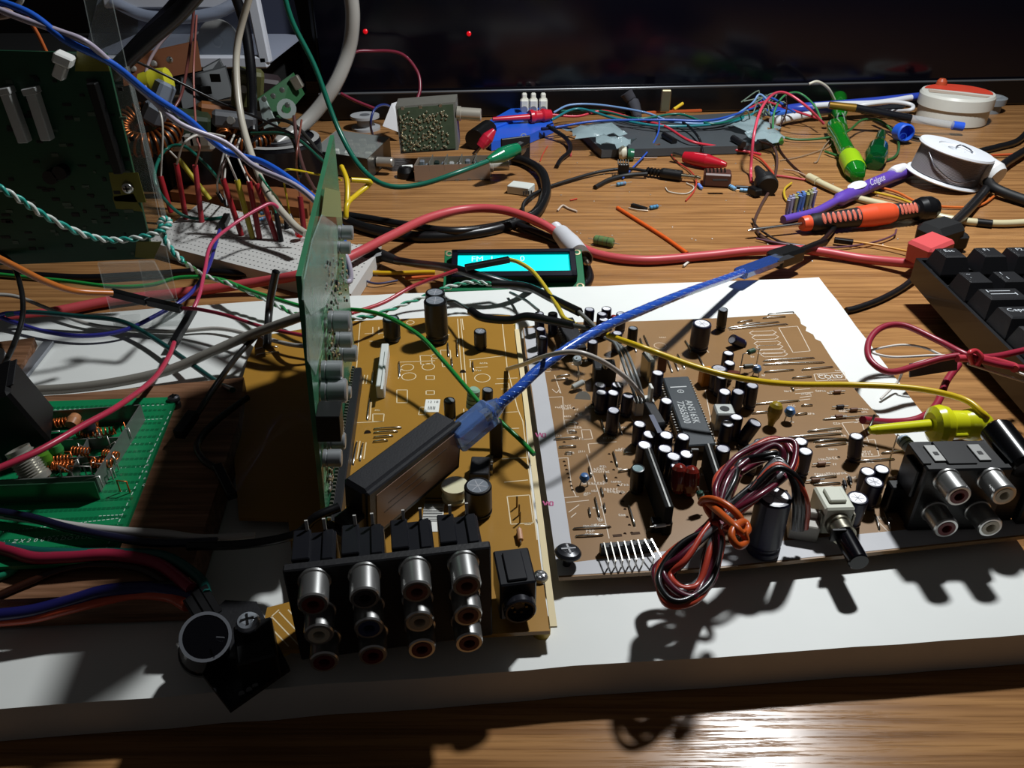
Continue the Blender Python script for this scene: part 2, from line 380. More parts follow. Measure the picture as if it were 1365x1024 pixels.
# tall black heat-sunk transistor under the blue plug
MB().box(G(661, 585, ZA+.85), (.5, .35, 1.7), .04, rot=(0, 0, .1)).build('transistor', BLK, A)
MB().box(G(640, 628, ZA+.3), (.75, 1.1, .6), .04, rot=(0, 0, -.05)).build('integrated_circuit', BLK2, A)
lg = MB()
for i in range(6): lg.box(G(655, 620, ZA+.1)+Vector((.0, .45-i*.18, 0)), (.12, .07, .2))
lg.build('chip_legs', MET, A)
# cream inductor and white barcode stickers
MB().lathe([(0, 0), (.5, 0), (.52, .12), (.42, .14), (.42, .5), (.52, .52), (.5, .64), (0, .64)], G(607, 664, ZA), (0, 0, 1), 18).build('inductor', mat('#cfc9a6', .5), A)
for (u, v, w_, h_) in ((576, 541, .65, 1.0), (577, 690, .75, 1.5)):
    c = G(u, v, ZA+.01); MB().box(c, (w_, h_, .02), .008).build('sticker', mat('#dcdcd6', .5), A)
bc = MB(); rr = random.Random(3)
for i in range(16):
    if rr.random() < .75: bc.box(G(577, 684, ZA+.022)+Vector((0, -.45+i*.085, 0)), (.7, rr.choice((.03, .05)), .004))
for i in range(5): bc.box(G(577, 541, ZA+.022)+Vector((-.18+i*.07, -.18, 0)), (.03, .25, .004))
bc.build('barcode', mat('#101012', .6), A)['kind'] = 'stuff'
text('sticker_print', '12 18', .22, G(577, 536, ZA+.024), mat('#202024', .6), A)
for (u, v) in ((490, 578), (617, 497)): MB().cyl(G(u, v, ZA-.0), G(u, v, ZA+.006), .15, n=14).build('board_hole', mat('#2b1a06', .7), A)

# upright green board and its slot connector
n0 = G(430, 702, ZA+.35); n1 = GY(394, 368, n0.y-.5); f1 = GY(440, 180, 33.2); f0 = GY(468, 462, 33.6)
pl_n = (f0-n0).cross(n1-n0).normalized()
if pl_n.x < 0: pl_n = -pl_n
th = pl_n*.16
VB = T('upright_board', None, None, n0); VB.parent = A; VB.location = (n0-ORG[A])*S
def slab(m, c4, t, mi=0):
    a_, b_, c_, d_ = c4; m.add([a_, b_, c_, d_, a_+t, b_+t, c_+t, d_+t], [(3, 2, 1, 0), (4, 5, 6, 7), (0, 1, 5, 4), (1, 2, 6, 5), (2, 3, 7, 6), (3, 0, 4, 7)], mi); return m
GRN = mat('#3f7a58', .25, noise=.2, scale=90, trans=.12); 
slab(MB(), (n0, f0, f1, n1), th).build('board', GRN, VB)
def onp(u, v): return hit(u, v, n0+th, pl_n)
gl = MB(); rg = random.Random(5)     # frosted glue smear on the upper part
def patch(m, pts, t, mi=0):
    P = [onp(*q) for q in pts]; n = len(P); m.add([p+pl_n*.005 for p in P]+[p+pl_n*t for p in P], [list(range(n, 2*n))]+[(i, (i+1) % n, n+(i+1) % n, n+i) for i in range(n)], mi); return m
patch(gl, [(404, 372), (415, 320), (428, 286), (447, 300), (452, 330), (446, 372), (432, 408), (412, 420), (402, 400)], .05)
patch(gl, [(406, 420), (424, 412), (430, 450), (420, 500), (408, 480)], .03)
gl.build('glue_smear', mat('#9fb5ac', .22, noise=.35, scale=110, bump=1.2, alpha=.5), VB)
cm = MB(); patch(cm, [(433, 250), (453, 255), (456, 290), (428, 288)], .008); cm.build('label_patch', mat('#7a8a5a', .4), VB)
def smdcap():
    o = MB(Matrix.Rotation(math.pi/2, 4, 'Y')).lathe([(0, .0), (.3, 0), (.3, .1), (.27, .13), (.3, .16), (.3, .56), (.26, .6), (0, .6)], n=18).build('surface_mount_capacitor', mat('#a4a7a9', .35, .6), org=Vector())
    return o
basis = Matrix((pl_n, pl_n.cross(Vector((0, 0, 1))).normalized()*-1, pl_n.cross(pl_n.cross(Vector((0, 0, 1))).normalized()*-1))).transposed().to_4x4()
for (u, v, s_) in ((437, 428, 1.05), (448, 436, .8), (447, 453, .85), (452, 471, .95), (428, 494, .95), (432, 507, .7), (428, 521, 1.15), (450, 523, .7), (432, 557, .8), (434, 570, .8), (436, 588, .85), (430, 611, .85), (450, 310, .8), (449, 330, .7)):
    s_ *= 1.2; M = basis @ Matrix.Diagonal((s_, s_, s_, 1)); M.translation = onp(u, v)+pl_n*.03; inst('smdcap', smdcap, VB, M)
def onbox(m, u, v, a_, b_, c_, mi=0):
    MM = basis.copy(); MM.translation = onp(u, v)+pl_n*a_/2; mm = MB(MM).box((0, 0, 0), (a_, b_, c_), .02, mi); m.add(mm.v, mm.f, mi)
bb = MB(); onbox(bb, 424, 562, .75, .9, 1.0); bb.build('relay', BLK, VB)
sm_ = MB()
for i in range(260):
    t, s_ = rg.random(), rg.random(); y = rg.uniform(345, 655); xl = 402+(y-345)*.11; xr = 464-(max(0, y-470))*.13
    u = xl+(xr-xl)*rg.uniform(.45, .98); z_ = rg.choice((0, 0, 1, 2)); onbox(sm_, u, y, .08, rg.uniform(.08, .22), rg.uniform(.08, .16), z_)
o = sm_.build('surface_mount_parts', [MET, BLK, mat('#8a7a5a', .5)], VB); o['kind'] = 'stuff'
tc_ = MB()
for i in range(70):
    y = rg.uniform(380, 650); onbox(tc_, rg.uniform(408+(y-380)*.13, 450-(max(0, y-470))*.1), y, .012, rg.uniform(.3, 1.1), .05)
o = tc_.build('copper_tracks', mat('#6f9a72', .4), VB); o['kind'] = 'stuff'
s0, s1 = onp(434, 690), onp(466, 470); s0.z = s1.z = ZA+.35; dr = (s1-s0); nr = Vector((dr.y, -dr.x, 0)).normalized()
MB().beam(s0+nr*.25, s1+nr*.25, .42, .7, .05).build('slot_connector', mat('#18181c', .4), A)
cc = MB()
for i in range(48): cc.box(s0+nr*.1+dr*((i+.5)/48)+Vector((0, 0, .4)), (.12, .07, .12))
o = cc.build('contact_row', mat('#8d8b80', .3, .8), A); o['kind'] = 'stuff'
# phono jack block at the front of board A
def phono(col):
    def mk():
        o = MB(Matrix.Rotation(math.pi/2, 4, 'X')).lathe([(.46, .0), (.46, .08), (.415, .1), (.415, .88), (.38, .93), (.29, .93), (.27, .84)], n=24).build('phono_jack', mat('#c4c4c2', .28, .9), org=Vector())
        MB(Matrix.Rotation(math.pi/2, 4, 'X')).lathe([(.30, .86), (.30, .95), (.17, .95), (.155, .9), (.155, .55), (0, .55)], n=20).build('insulator_ring', mat(col, .4), o, org=Vector())
        return o
    return mk
ra = G(418, 800, 5.45); rb = G(624, 775, 5.45); rx = (rb-ra); ang = math.atan2(rx.y, rx.x)
o0 = G(521, 792, 5.45); o0 += Vector((-math.sin(ang), math.cos(ang), 0))*.9      # middle of the top row, at the face plate
MR = Zrot(Vector((o0.x, o0.y, 0)), ang)
MB(MR).box((0, .12, 4.05), (5.75, .3, 3.7), .04).build('jack_face_plate', BLK2, A, label='long black face plate of the four jack columns')
XS = (-2.07, -.7, .7, 2.07)
hs = [None]*4
for i, x in enumerate(XS):
    h_ = MB(MR); h_.box((x, .9, 4.0), (1.2, 1.3, 3.6), .05); h_.box((x-.35, .95, 5.86), (.5, 1.2, .14), .03); h_.box((x+.38, .9, 5.84), (.3, 1.2, .1), .03)
    for dx in (-.2, .3): h_.box((x+dx, 1.5, 6.0), (.09, .05, .6), 0, 1)
    h_.build('jack_housing', [mat('#15161b', .3), mat('#d0cec8', .3, .3)], A)
for zi, z in enumerate((5.45, 4.25, 3.1)):
    for i, x in enumerate(XS):
        col = (('#6a2a22', '#2a2a30', '#7a4a3a', '#7a4a3a'), ('#b9b2a0', '#20305a', '#a99a85', '#7a4a3a'), ('#5e1c22', '#5e1c22', '#5e1c22', '#5e1c22'))[zi][i]  # bottom row of rings coloured darker for the deep shade there
        inst(('phono', col), phono(col), A, MR @ Matrix.Translation((x, -.02, z)))
# round mini-DIN socket
MD = Zrot(G(688, 790, 3.3), ang); md = MB(MD)
md.box((0, .35, .05), (1.12, 1.5, 1.5), .05); md.box((0, .3, .82), (.6, 1.2, .12), .03); md.build('socket_body', mat('#15161b', .35), A)
md = MB(MD @ Matrix.Rotation(math.pi/2, 4, 'X')).lathe([(.5, .3), (.5, .75), (.46, .8), (.4, .8), (.4, .55), (0, .55)], n=26); md.build('socket_ring', mat('#222228', .25, .3), A)
md = MB(MD)
for an in range(6): md.cyl(MD.inverted() @ (MD @ Vector((math.cos(an)*.22, -.5, math.sin(an)*.22))), Vector((math.cos(an)*.22, -.62, math.sin(an)*.22)), .05, n=6)
md.build('socket_contacts', mat('#55503c', .3, 1), A)
def screw_proto(r, col, met):
    def mk():
        o = MB().lathe([(.14, -.9), (.14, 0), (r, 0), (r, .06), (r*.85, .15), (r*.5, .2), (0, .215)], n=20).build('screw', mat(col, .3, met), org=Vector())
        x = MB(); x.box((0, 0, .2), (r*1.1, .07, .05)); x.box((0, 0, .2), (.07, r*1.1, .05)); x.build('cross_recess', mat('#050506' if met > .5 else '#a5a5a8', .4), o, org=Vector())
        return o
    return mk
inst('screwA', screw_proto(.27, '#9a9a9c', 1), A, Zrot(G(720, 771, ZA+.02), .6, .1))
# ---------------------------------------------------------------- circuit board B (brown, right)
ZB = 2.1
B = T('tuner_board', 'brown circuit board at right crowded with blue-black capacitors and marked COLD', 'circuit board', Vector((8.5, 27, ZB-.16)))
bp = [745, 770, 735, 700, 716, 570, 700, 470, 697, 437, 712, 434, 735, 430, 860, 428, 960, 424, 1060, 418, 1066, 425, 1068, 432, 1075, 436, 1074, 441, 1084, 446, 1087, 452, 1094, 455, 1110, 480, 1140, 520, 1172, 556, 1185, 570, 1240, 632, 1300, 700, 1380, 775 - 88, 1390, 712, 1150, 738, 965, 757]
MB().prism(poly(bp, ZB), ZB-.16, ZB).build('board', PHENB, B)
# pale border strip of bare laminate along the left and front edges
bd = MB(); bd.prism(poly([744, 768, 716, 570, 698, 438, 716, 437, 738, 568, 765, 750], ZB), ZB, ZB+.012); bd.prism(poly([744, 768, 765, 750, 880, 736, 965, 728, 1150, 712, 1385, 690, 1390, 710, 1150, 736, 965, 755], ZB), ZB, ZB+.012)
bd.build('border_strip', mat('#b3b3b6', .42, noise=.05, scale=80), B)
for q in ((757, 752), (1060, 440), (716, 450), (1150, 700), (1330, 690)):
    p = G(*q, ZB-.16); MB().cyl(Vector((p.x, p.y, 1.5)), p, .28, n=12).build('standoff', mat('#3a2c1c', .6), B)
inst('screwB', screw_proto(.46, '#26272c', .3), B, Zrot(G(757, 738, ZB+.45), .2, -.12, .1))
S5, S6 = 1.08, 1.2
c_ = [(718.6, 417.5, 'b', .25, S6), (736.8, 417.5, 'b', .25, S6), (720.7, 438, 'b', .24, S5), (723.3, 449.5, 'b', .24, S5), (786, 412, 'b', .26, S6), (802.7, 418, 'b', .26, S6), (808.6, 411, 'w', .26, S6), (805, 425.4, 'w', .26, S5), (828, 418, 'b', .26, S5), (823, 443.4, 'b', .25, S5), (790, 455, 'b', .25, S5), (844, 437, 'k', .24, S5),
 (799.8, 512.5, 'w', .26, S5), (801.2, 522.7, 'w', .26, S5), (817.4, 523, 'w', .26, S5), (823.2, 512.5, 'w', .27, S5), (818.2, 546.5, 'b', .27, S6), (837.3, 526.5, 'b', .25, S5),
 (876.9, 496.6, 'w', .27, S6), (888.6, 533.8, 'w', .27, S6), (852.5, 564.6, 'w', .26, S5), (865.7, 578.4, 'w', .28, S5), (888, 579.3, 'w', .28, S5), (859.3, 592.5, 'w', .29, S5), (886.5, 597.4, 'w', .29, S6), (911.1, 581.6, 'w', .27, S6), (898, 607.7, 'w', .29, S6), (915, 604.5, 'w', .27, S5), (903.2, 620.9, 'w', .28, S5), (920.8, 626.2, 'w', .28, S5), (850.5, 623.8, 'g', .26, S6),
 (936, 431, 'w', .46, 1.5), (963.9, 412.2, 'k', .25, S6), (971.2, 470.3, 'w', .26, S5), (972.7, 483.2, 'w', .26, S5), (958.9, 490.8, 'b', .36, S6), (961.8, 501, 'w', .27, S5), (989.7, 505.4, 'w', .27, S5), (966.2, 521.5, 'w', .27, S5), (984.4, 521.5, 'b', .27, S5), (1002.9, 513.3, 'b', .27, S6), (981.8, 555.8, 'w', .28, S5), (970, 563.7, 'w', .27, S5), (1007.3, 563, 'b', .28, S6, .1, .35), (963.9, 597.4, 'b', .28, S5), (1014.6, 589.5, 'b', .28, S5), (1003, 607, 'b', .26, .9),
 (1067.6, 587.5, 'w', .28, S5), (1074, 600.7, 'w', .28, S6), (1141.7, 580.7, 'w', .27, S6, -.05, .12), (1156.9, 627.6, 'w', .28, S6), (1176, 624.7, 'w', .28, S6), (1165.7, 641.7, 'w', .34, S6), (1143.7, 663, 'w', .37, 1.3), (1032.4, 661.3, 'w', .58, 2.5, 0, 0), (976, 452, 'b', .26, .95, .35, -.95)]
caps(B, ZB, c_)
J = [(853, 452, 860, 472), (858, 448, 868, 470), (842, 452, 848, 470), (888, 477, 896, 497), (896, 475, 904, 495), (903, 473, 912, 492), (928, 470, 938, 490),
 (983, 431, 1003, 428), (990, 434, 1013, 431), (973, 440, 1049, 433), (971, 438, 1038, 430), (1024, 420, 1058, 417), (1017, 425, 1047, 423), (1018, 482, 1085, 478), (1018, 487, 1098, 484), (1019, 497, 1058, 494), (1069, 494, 1110, 490), (1056, 505, 1082, 503), (1054, 515, 1058, 522), (1005, 540, 1065, 535), (1068, 542, 1083, 541), (1002, 552, 1026, 550), (1060, 554, 1076, 552), (1098, 560, 1170, 555), (1077, 576, 1122, 572), (1050, 584, 1122, 579), (1085, 590, 1128, 586), (1087, 596, 1128, 592), (1144, 616, 1192, 613), (1175, 605, 1212, 602), (1080, 638, 1115, 636), (1084, 647, 1120, 645), (1166, 687, 1172, 707), (1178, 683, 1186, 705), (1150, 640, 1165, 638),
 (738, 587, 771, 584), (758, 577, 769, 577), (745, 597, 768, 596), (753, 605, 763, 605), (759, 565, 771, 566), (785, 623, 788, 637), (806, 632, 809, 643), (801, 651, 804, 663), (793, 664, 799, 690), (785, 678, 787, 690), (805, 672, 807, 684), (817, 603, 823, 623), (824, 630, 840, 627), (838, 675, 846, 702), (764, 706, 814, 703), (767, 716, 804, 714), (742, 503, 760, 501), (735, 508, 757, 506), (801, 560, 806, 577), (822, 556, 829, 580), (842, 560, 848, 574), (831, 606, 842, 604), (934, 430, 940, 433), (913, 455, 921, 468), (1040, 610, 1050, 622), (1096, 665, 1100, 680), (1005, 600, 1012, 622), (983, 594, 992, 615), (870, 704, 884, 702), (760, 470, 772, 468), (752, 463, 770, 460)]
jumpers(B, ZB, J)
L_ = [[739, 500, 748, 525, 745, 522], [736, 519, 742, 524, 746, 519], [728, 530, 750, 529], [728, 530, 735, 560], [750, 529, 752, 570], [735, 612, 757, 610, 762, 650, 768, 662], [737, 612, 747, 664, 772, 662], [782, 606, 800, 664, 812, 718], [752, 560, 765, 560, 767, 570, 754, 571, 752, 560], [775, 573, 787, 573, 790, 585, 777, 586, 775, 573], [784, 592, 822, 589], [786, 604, 784, 592], [755, 670, 785, 667], [758, 683, 772, 673], [761, 690, 768, 684], [734, 632, 741, 631, 744, 643, 737, 643],
 [1085, 499, 1125, 496, 1128, 506, 1088, 508, 1085, 499], [1038, 437, 1063, 435], [1038, 437, 1057, 470], [1063, 435, 1080, 468], [1057, 470, 1080, 468], [1122, 564, 1148, 562], [1122, 564, 1138, 590], [1148, 562, 1158, 590], [1144, 588, 1166, 586, 1172, 608, 1150, 609, 1144, 588], [1090, 650, 1110, 648, 1116, 668, 1094, 670, 1090, 650], [1060, 520, 1080, 518], [1060, 525, 1084, 523], [1066, 530, 1082, 528], [1062, 534, 1080, 532], [1170, 640, 1190, 660], [1165, 690, 1195, 720, 1198, 715], [940, 520, 955, 600], [935, 460, 945, 470]]
for i, y in enumerate((444, 450, 458, 463, 469, 473)):
    x0 = 999+i*3; L_ += [[x0+4, y-2, x0+30, y-3], [x0+4, y+3, x0+31, y+2], [x0, y, x0+5, y-3], [x0, y, x0+5, y+3], [x0+30, y-4, x0+36, y-1], [x0+31, y+2, x0+36, y-1]]
rs = random.Random(11); ex = []
for (x0, y0, x1, y1, n) in ((740, 470, 790, 500, 5), (735, 540, 790, 610, 14), (765, 610, 830, 690, 22), (760, 695, 800, 715, 3), (1000, 470, 1120, 560, 16), (1040, 560, 1140, 640, 16), (1080, 630, 1170, 700, 12), (870, 450, 930, 500, 9), (1090, 520, 1160, 570, 7), (800, 570, 850, 610, 6), (920, 620, 960, 690, 5), (1140, 590, 1200, 620, 5)):
    for i in range(n): ex.append((rs.uniform(x0, x1), rs.uniform(y0, y1), rs.randint(2, 5), rs.uniform(.1, .15)))
silk(B, ZB, L_, .035, mat('#cfc0ae', .6), [(880, 461, .3), (730, 493, .18), (1039, 484, .12)], extra=ex)
text('printed_word', 'COLD', .42, G(1107, 502.5, ZB+.012), SILKW, B, xd=(1, .05, 0))
for (s_, u, v, z) in (('J108', 761, 574, .2), ('J213', 744, 581, .17), ('J211', 776, 602, .17), ('J201', 783, 702, .18), ('J202', 786, 713, .18), ('BTL', 804, 622, .17), ('TU', 799, 692, .17), ('AGC', 800, 700, .2), ('J220', 868, 706, .16)):
    text('printed_designator', s_, z, G(u, v, ZB+.012), SILKW, B)
pk = mat('#b04a7a', .6)
pm = MB()
for (u, v) in ((720, 580), (730, 671)):
    for i, (a_, b_, c2, d_) in enumerate(((-6, -3, -3, 3), (-3, 3, 0, -3), (0, -3, 2, 3), (3, -2, 7, -2), (7, -2, 7, 3), (7, 3, 3, 3), (3, 3, 3, -2))):
        pm.ribbon([G(u+a_, v+b_, ZB+.014), G(u+c2, v+d_, ZB+.014)], .05)
pm.build('ink_marks', pk, B)
hl = MB()
for (u, v) in [(752+i*1.6, 616+i*5.4) for i in range(8)]+[(812+i*3.0, 606+i*10.5) for i in range(12)]+[(765, 545), (768, 555), (790, 540), (752, 590), (1005, 690), (833, 712), (1048, 655), (1118, 610), (1170, 600), (1150, 596), (1060, 655)]:
    hl.cyl(G(u, v, ZB-.01), G(u, v, ZB+.008), .06, n=8)
for (u, v) in ((740, 493), (823, 714), (847, 711)): hl.beam((u-6, v+.5, ZB+.004), (u+6, v-.5, ZB+.004), .12, .016)
for (u, v) in ((1181, 475-3), ): pass
o = hl.build('drilled_holes', mat('#3b2208', .8), B); o['kind'] = 'stuff'
MB().cyl(G(777, 532, ZB), G(777, 532, ZB+.02), .35, n=22).build('round_pad', mat('#a9a59c', .5), B)
# big driver chip with markings
c00, c10, c11, c01 = G(882, 503, ZB+.6), G(919, 501, ZB+.6), G(953, 592, ZB+.6), G(917, 594, ZB+.6)
cx = ((c10-c00)+(c11-c01)).normalized(); cyv = ((c00-c01)+(c10-c11)); cl = cyv.length/2; cyv.normalize(); cc_ = (c00+c10+c11+c01)/4; cw = ((c10-c00).length+(c11-c01).length)/2
MC_ = Matrix((cx, cyv, Vector((0, 0, 1)))).transposed().to_4x4(); MC_.translation = cc_
MB(MC_).box((0, 0, -.2), (cw, cl, .4), .05).build('integrated_circuit', mat('#33393d', .45, noise=.06), B, label='large grey chip marked AN5165K')
def cpin(): 
    m = MB(); m.box((0, 0, 0), (.16, .06, .04)); m.box((.07, 0, -.2), (.03, .05, .42)); return m.build('chip_pin', MET, org=Vector())
npin = 26
for i in range(npin):
    for sg in (-1, 1):
        M = MC_ @ Matrix.Translation((sg*(cw/2+.04), -cl/2+.12+(cl-.24)*i/(npin-1), -.2)) @ (Matrix.Rotation(math.pi, 4, 'Z') if sg < 0 else Matrix())
        inst('cpin', cpin, B, M)
for (s_, x, y, z) in (('AN5165K', .14, -.25, .42), ('72S65000', -.24, -.25, .42), ('\u0398', -.05, cl*.26, .4)):
    text('chip_marking', s_, z, MC_ @ Vector((x, y, .006)), mat('#b9bdbd', .5), B, xd=-cyv, yd=cx)
MB(MC_).box((-.05, cl*.33, .004), (cw*.62, .06, .008)).build('chip_bar_mark', mat('#c5c8c8', .5), B)
# second chip (upper left), narrow chip, trimmer can
p0, p1 = G(753, 428, ZB+.5), G(770, 468, ZB+.5)
MB().beam(p0, p1, .85, .4, .04).build('integrated_circuit', BLK2, B)
pp = MB(); dd = (p1-p0)
for i in range(12):
    for sg in (-1, 1): pp.box(p0+dd*((i+.5)/12)+Vector((sg*.46, 0, -.12)), (.1, .06, .3))
o = pp.build('chip_legs', MET, B)
MB().beam((863, 551, ZB+.75), (879, 580, ZB+.75), .42, 1.2, .04).build('integrated_circuit', mat('#17181c', .45), B)
MB().beam((868, 553, ZB+1.36), (880, 577, ZB+1.36), .2, .01).build('chip_print', mat('#55596a', .5), B)
t_ = G(966, 545, ZB+.9); MB().box(t_-Vector((0, 0, .45)), (.8, .8, .9), .06).build('trimmer_can', mat('#b9bcb8', .35, .6), B)
MB().cyl(t_-Vector((0, 0, .1)), t_+Vector((0, 0, .012)), .2, n=16).build('trimmer_core', BLK, B)
# transistor with screw, crystal can, connectors
q = G(806, 485, ZB+1.0); MB().box(q-Vector((0, 0, .5)), (1.0, .9, 1.0), .05).build('power_transistor', BLK2, B)
inst('screwT', screw_proto(.16, '#8d8a84', 1), B, Zrot(G(807, 489, ZB+1.02), .3))
q = G(865, 474, ZB+1.25); MB().box(q-Vector((0, 0, .62)), (.36, .95, 1.25), .16, rot=(0, 0, .25)).build('crystal_can', mat('#9a9a90', .25, .9), B)
MB().box(G(883, 482, ZB+.5), (.4, .3, 1.0), .05).build('film_capacitor', mat('#4a1a12', .35), B)
MB().box(G(941, 502, ZB+.4), (.55, .5, .85), .05, rot=(0, 0, .2)).build('film_capacitor', mat('#b8741a', .35), B)
for (u, v) in ((905, 638), (921, 641)):
    p = G(u, v, ZB+.75); MB().lathe([(0, -.6), (.2, -.56), (.28, -.4), (.31, -.1), (.31, .2), (.28, .4), (.2, .53), (.1, .59), (0, .6)], p, (0, .25, 1), 18).build('film_capacitor', mat('#6e1f17', .16, coat=.6), B, label='glossy dark red dipped capacitor')
for (u, v, r, c, ln) in ((779, 637, .2, '#3f6494', .4), (1053, 549, .24, '#4f77a8', .5), (1009, 492, .22, '#4f6f96', .4), (752, 462, .22, '#3a5a86', .4), (818, 424, .18, '#7a1512', .6)):
    p = G(u, v, ZB+ln); m = MB().lathe([(0, -r), (r*.7, -r*.72), (r, 0), (r*.7, r*.72), (0, r)], p, (0, 0, 1), 14)
    for x in (-.1, .1): m.tube([p+Vector((x, 0, -r*.6)), Vector((p.x+x*1.6, p.y, ZB-.02))], .03, 6, 1)
    m.build('disc_capacitor', [mat(c, .35), MET], B)
p = G(1033, 548, ZB+.75); MB().lathe([(0, -.75), (.12, -.7), (.16, -.5), (.26, -.25), (.3, 0), (.28, .22), (.2, .36), (.1, .42), (0, .43)], p, (.12, .1, 1), 16).build('film_capacitor', mat('#8f7a22', .3), B, label='mustard yellow dipped capacitor')
MB().lathe([(0, -.12), (.28, -.08), (.3, 0), (.28, .08), (0, .12)], G(978, 498, ZB+1.0), (0, .3, 1), 14).build('disc_capacitor', mat('#5a2a1c', .4), B)
# grey cylinder resistors with leads
def axial(name, p, q, r, c, bands=(), ext=.35, parent=None, drop=None):
    p, q = V3(p), V3(q); d = (q-p).normalized(); m = MB().cyl(p, q, r, n=12, bev=r*.3)
    if drop is not None:
        m.tube([Vector((p.x, p.y, drop))-d*ext, p-d*ext, p], .03, 6, 1); m.tube([q, q+d*ext, Vector((q.x, q.y, drop))+d*ext], .03, 6, 1)
    else:
        m.tube([p-d*ext, p], .03, 6, 1); m.tube([q, q+d*ext], .03, 6, 1)
    L = (q-p).length
    for i, (t, bc_) in enumerate(bands): m.cyl(p+d*L*t, p+d*(L*t+.05), r*1.03, n=12, mi=2+i)
    return m.build(name, [mat(c, .45), MET]+[mat(b[1], .5) for b in bands], parent)
axial('resistor', (770, 485, ZB+.75), (769, 477, ZB+1.15), .2, '#9aa3a6', (), .05, B)
MB().tube([G(770, 487, ZB+.7), G(772, 497, ZB+.4), G(771, 507, ZB)], .035, 6).build('resistor_lead', MET, B)
axial('resistor', (763, 517, ZB+.2), (778, 509, ZB+.35), .14, '#a5a8a4', (), .1, B)
axial('resistor', (1201, 584, ZB+1.2), (1216, 600, ZB+1.1), .25, '#93a6b8', ((.3, '#4a5a6a'), (.55, '#4a5a6a')), .2, B, drop=ZB)
axial('resistor', (991, 489, ZB+.9), (1004, 488, ZB+.9), .12, '#4a4a40', (), .2, B)
axial('resistor', (997, 470, ZB+1.05), (1006, 467, ZB+1.05), .13, '#2c4a38', (), .3, B, drop=ZB)
axial('resistor', (932, 655, ZB+.9), (937, 670, ZB+.45), .13, '#1f4436', ((.3, '#9fb4a4'), (.6, '#0d1a14')), .2, B)
for (u, v) in ((1116, 522), (1118, 555), (1120, 542), (1066, 630), (1095, 618), (1087, 640), (1198, 636), (1138, 546)):
    p = G(u, v, ZB+.1); axial('diode', p-Vector((.17, .02, 0)), p+Vector((.17, .02, 0)), .085, rs.choice(('#3a2018', '#6a4a38', '#20181c', '#8a6a58')), (), .2, B)
for (u, v) in ((1124, 655), (1133, 640), (1126, 645)):
    p = G(u, v, ZB+.1); axial('diode', p-Vector((.03, .16, 0)), p+Vector((.03, .16, 0)), .08, '#141216', (), .15, B)
# tall upright plug-in boards / heat sinks at front centre
for (a_, b_, h_) in (((864, 597), (893, 676), 1.35), ((944, 592), (960, 640), 1.1)):
    p, q = G(*a_, ZB+h_), G(*b_, ZB+h_); p.z = q.z = ZB+h_/2
    MB().beam(p, q, .3, h_, .03).build('heat_sink', mat('#020202', .95), B)
    p.z = q.z = ZB+h_+.01; MB().beam(p, q, .06, .03).build('heat_sink_edge', mat('#a5a5a2', .3, .8), B)
MB().box(G(881, 700, ZB+.25), (.75, .35, .5), .03).build('transistor', BLK, B)
axial('resistor', (872, 702, ZB+.55), (888, 700, ZB+.55), .06, '#c9c9c9', (), .15, B)
MB().box(G(924, 615, ZB+.6), (.3, .12, 1.2), .02).build('coil_can', mat('#8a8a88', .3, .8), B)
# white header with grey leads, molex header by the bundle, pin header in front
q = G(857, 541, ZB+.35); MB().box(q, (.85, .55, .75), .05, rot=(0, 0, .15)).build('cable_header', mat('#cfcfca', .45), B)
MB().box(q+Vector((.25, -.1, .7)), (.12, .4, .8), .02, rot=(0, 0, .15)).build('header_latch', mat('#cfcfca', .45), B)
MH = Zrot(G(1068, 712, ZB), -.25); m = MB(MH); m.box((0, 0, .35), (1.0, .75, .7), .04); m.box((-.4, .1, .75), (.2, .5, .5), .03); m.box((.3, .25, .72), (.35, .25, .45), .03)
m.build('cable_header', mat('#a9a59c', .5), B)
hb, he = G(800, 733, ZB+.22), G(872, 727, ZB+.22)
MB().beam(hb, he, .25, .4, .02).build('pin_header', BLK, B)
def hpin():
    m = MB(); m.box((0, -.33, .28), (.04, .8, .04)); m.box((0, -.72, .1), (.04, .04, .4)); return m.build('header_pin', mat('#d5d2c8', .18, 1), org=Vector())
for i in range(8): inst('hpin', hpin, B, Zrot(hb.lerp(he, (i+.5)/8), .12 if i < 6 else .3, .15))
# rotary control with knurled bushing
kp = G(1112, 690, ZB+.75); kd = (G(1158, 775, ZB+.75)-G(1121, 708, ZB+.75)).normalized()
kx = Vector((kd.y, -kd.x, 0)).normalized(); MK = Matrix((kx, kd, kx.cross(kd))).transposed().to_4x4(); MK.translation = kp
m = MB(MK); m.box((0, -.35, .05), (1.05, 1.25, 1.2), .07); m.box((0, -.35, .7), (.6, .7, .16), .04); m.build('control_body', mat('#c4c6b6', .45), B)
m = MB(MK)
for x in (-.56, .56): m.box((x, .12, -.1), (.08, .3, .9), .01)
m.build('control_clips', mat('#6a665c', .3, 1), B)
kk = MB(MK @ Matrix.Rotation(-math.pi/2, 4, 'X')); kk.lathe([(0, .2), (.44, .2), (.44, .45), (.38, .47), (.38, .8), (.42, .82), (.42, .92), (0, .92)], n=22); kk.build('control_bushing', mat('#8a8678', .3, .9), B)
MB(MK @ Matrix.Rotation(-math.pi/2, 4, 'X')).lathe([(0, .8), (.34, .8), (.34, 2.15), (.31, 2.2), (0, 2.2)], n=24).build('control_shaft', mat('#07070c', .18), B)
MB(MK).box((.28, 1.0, .12), (.5, .12, .5), .02).build('control_washer', mat('#3a3a3a', .3, 1), B)
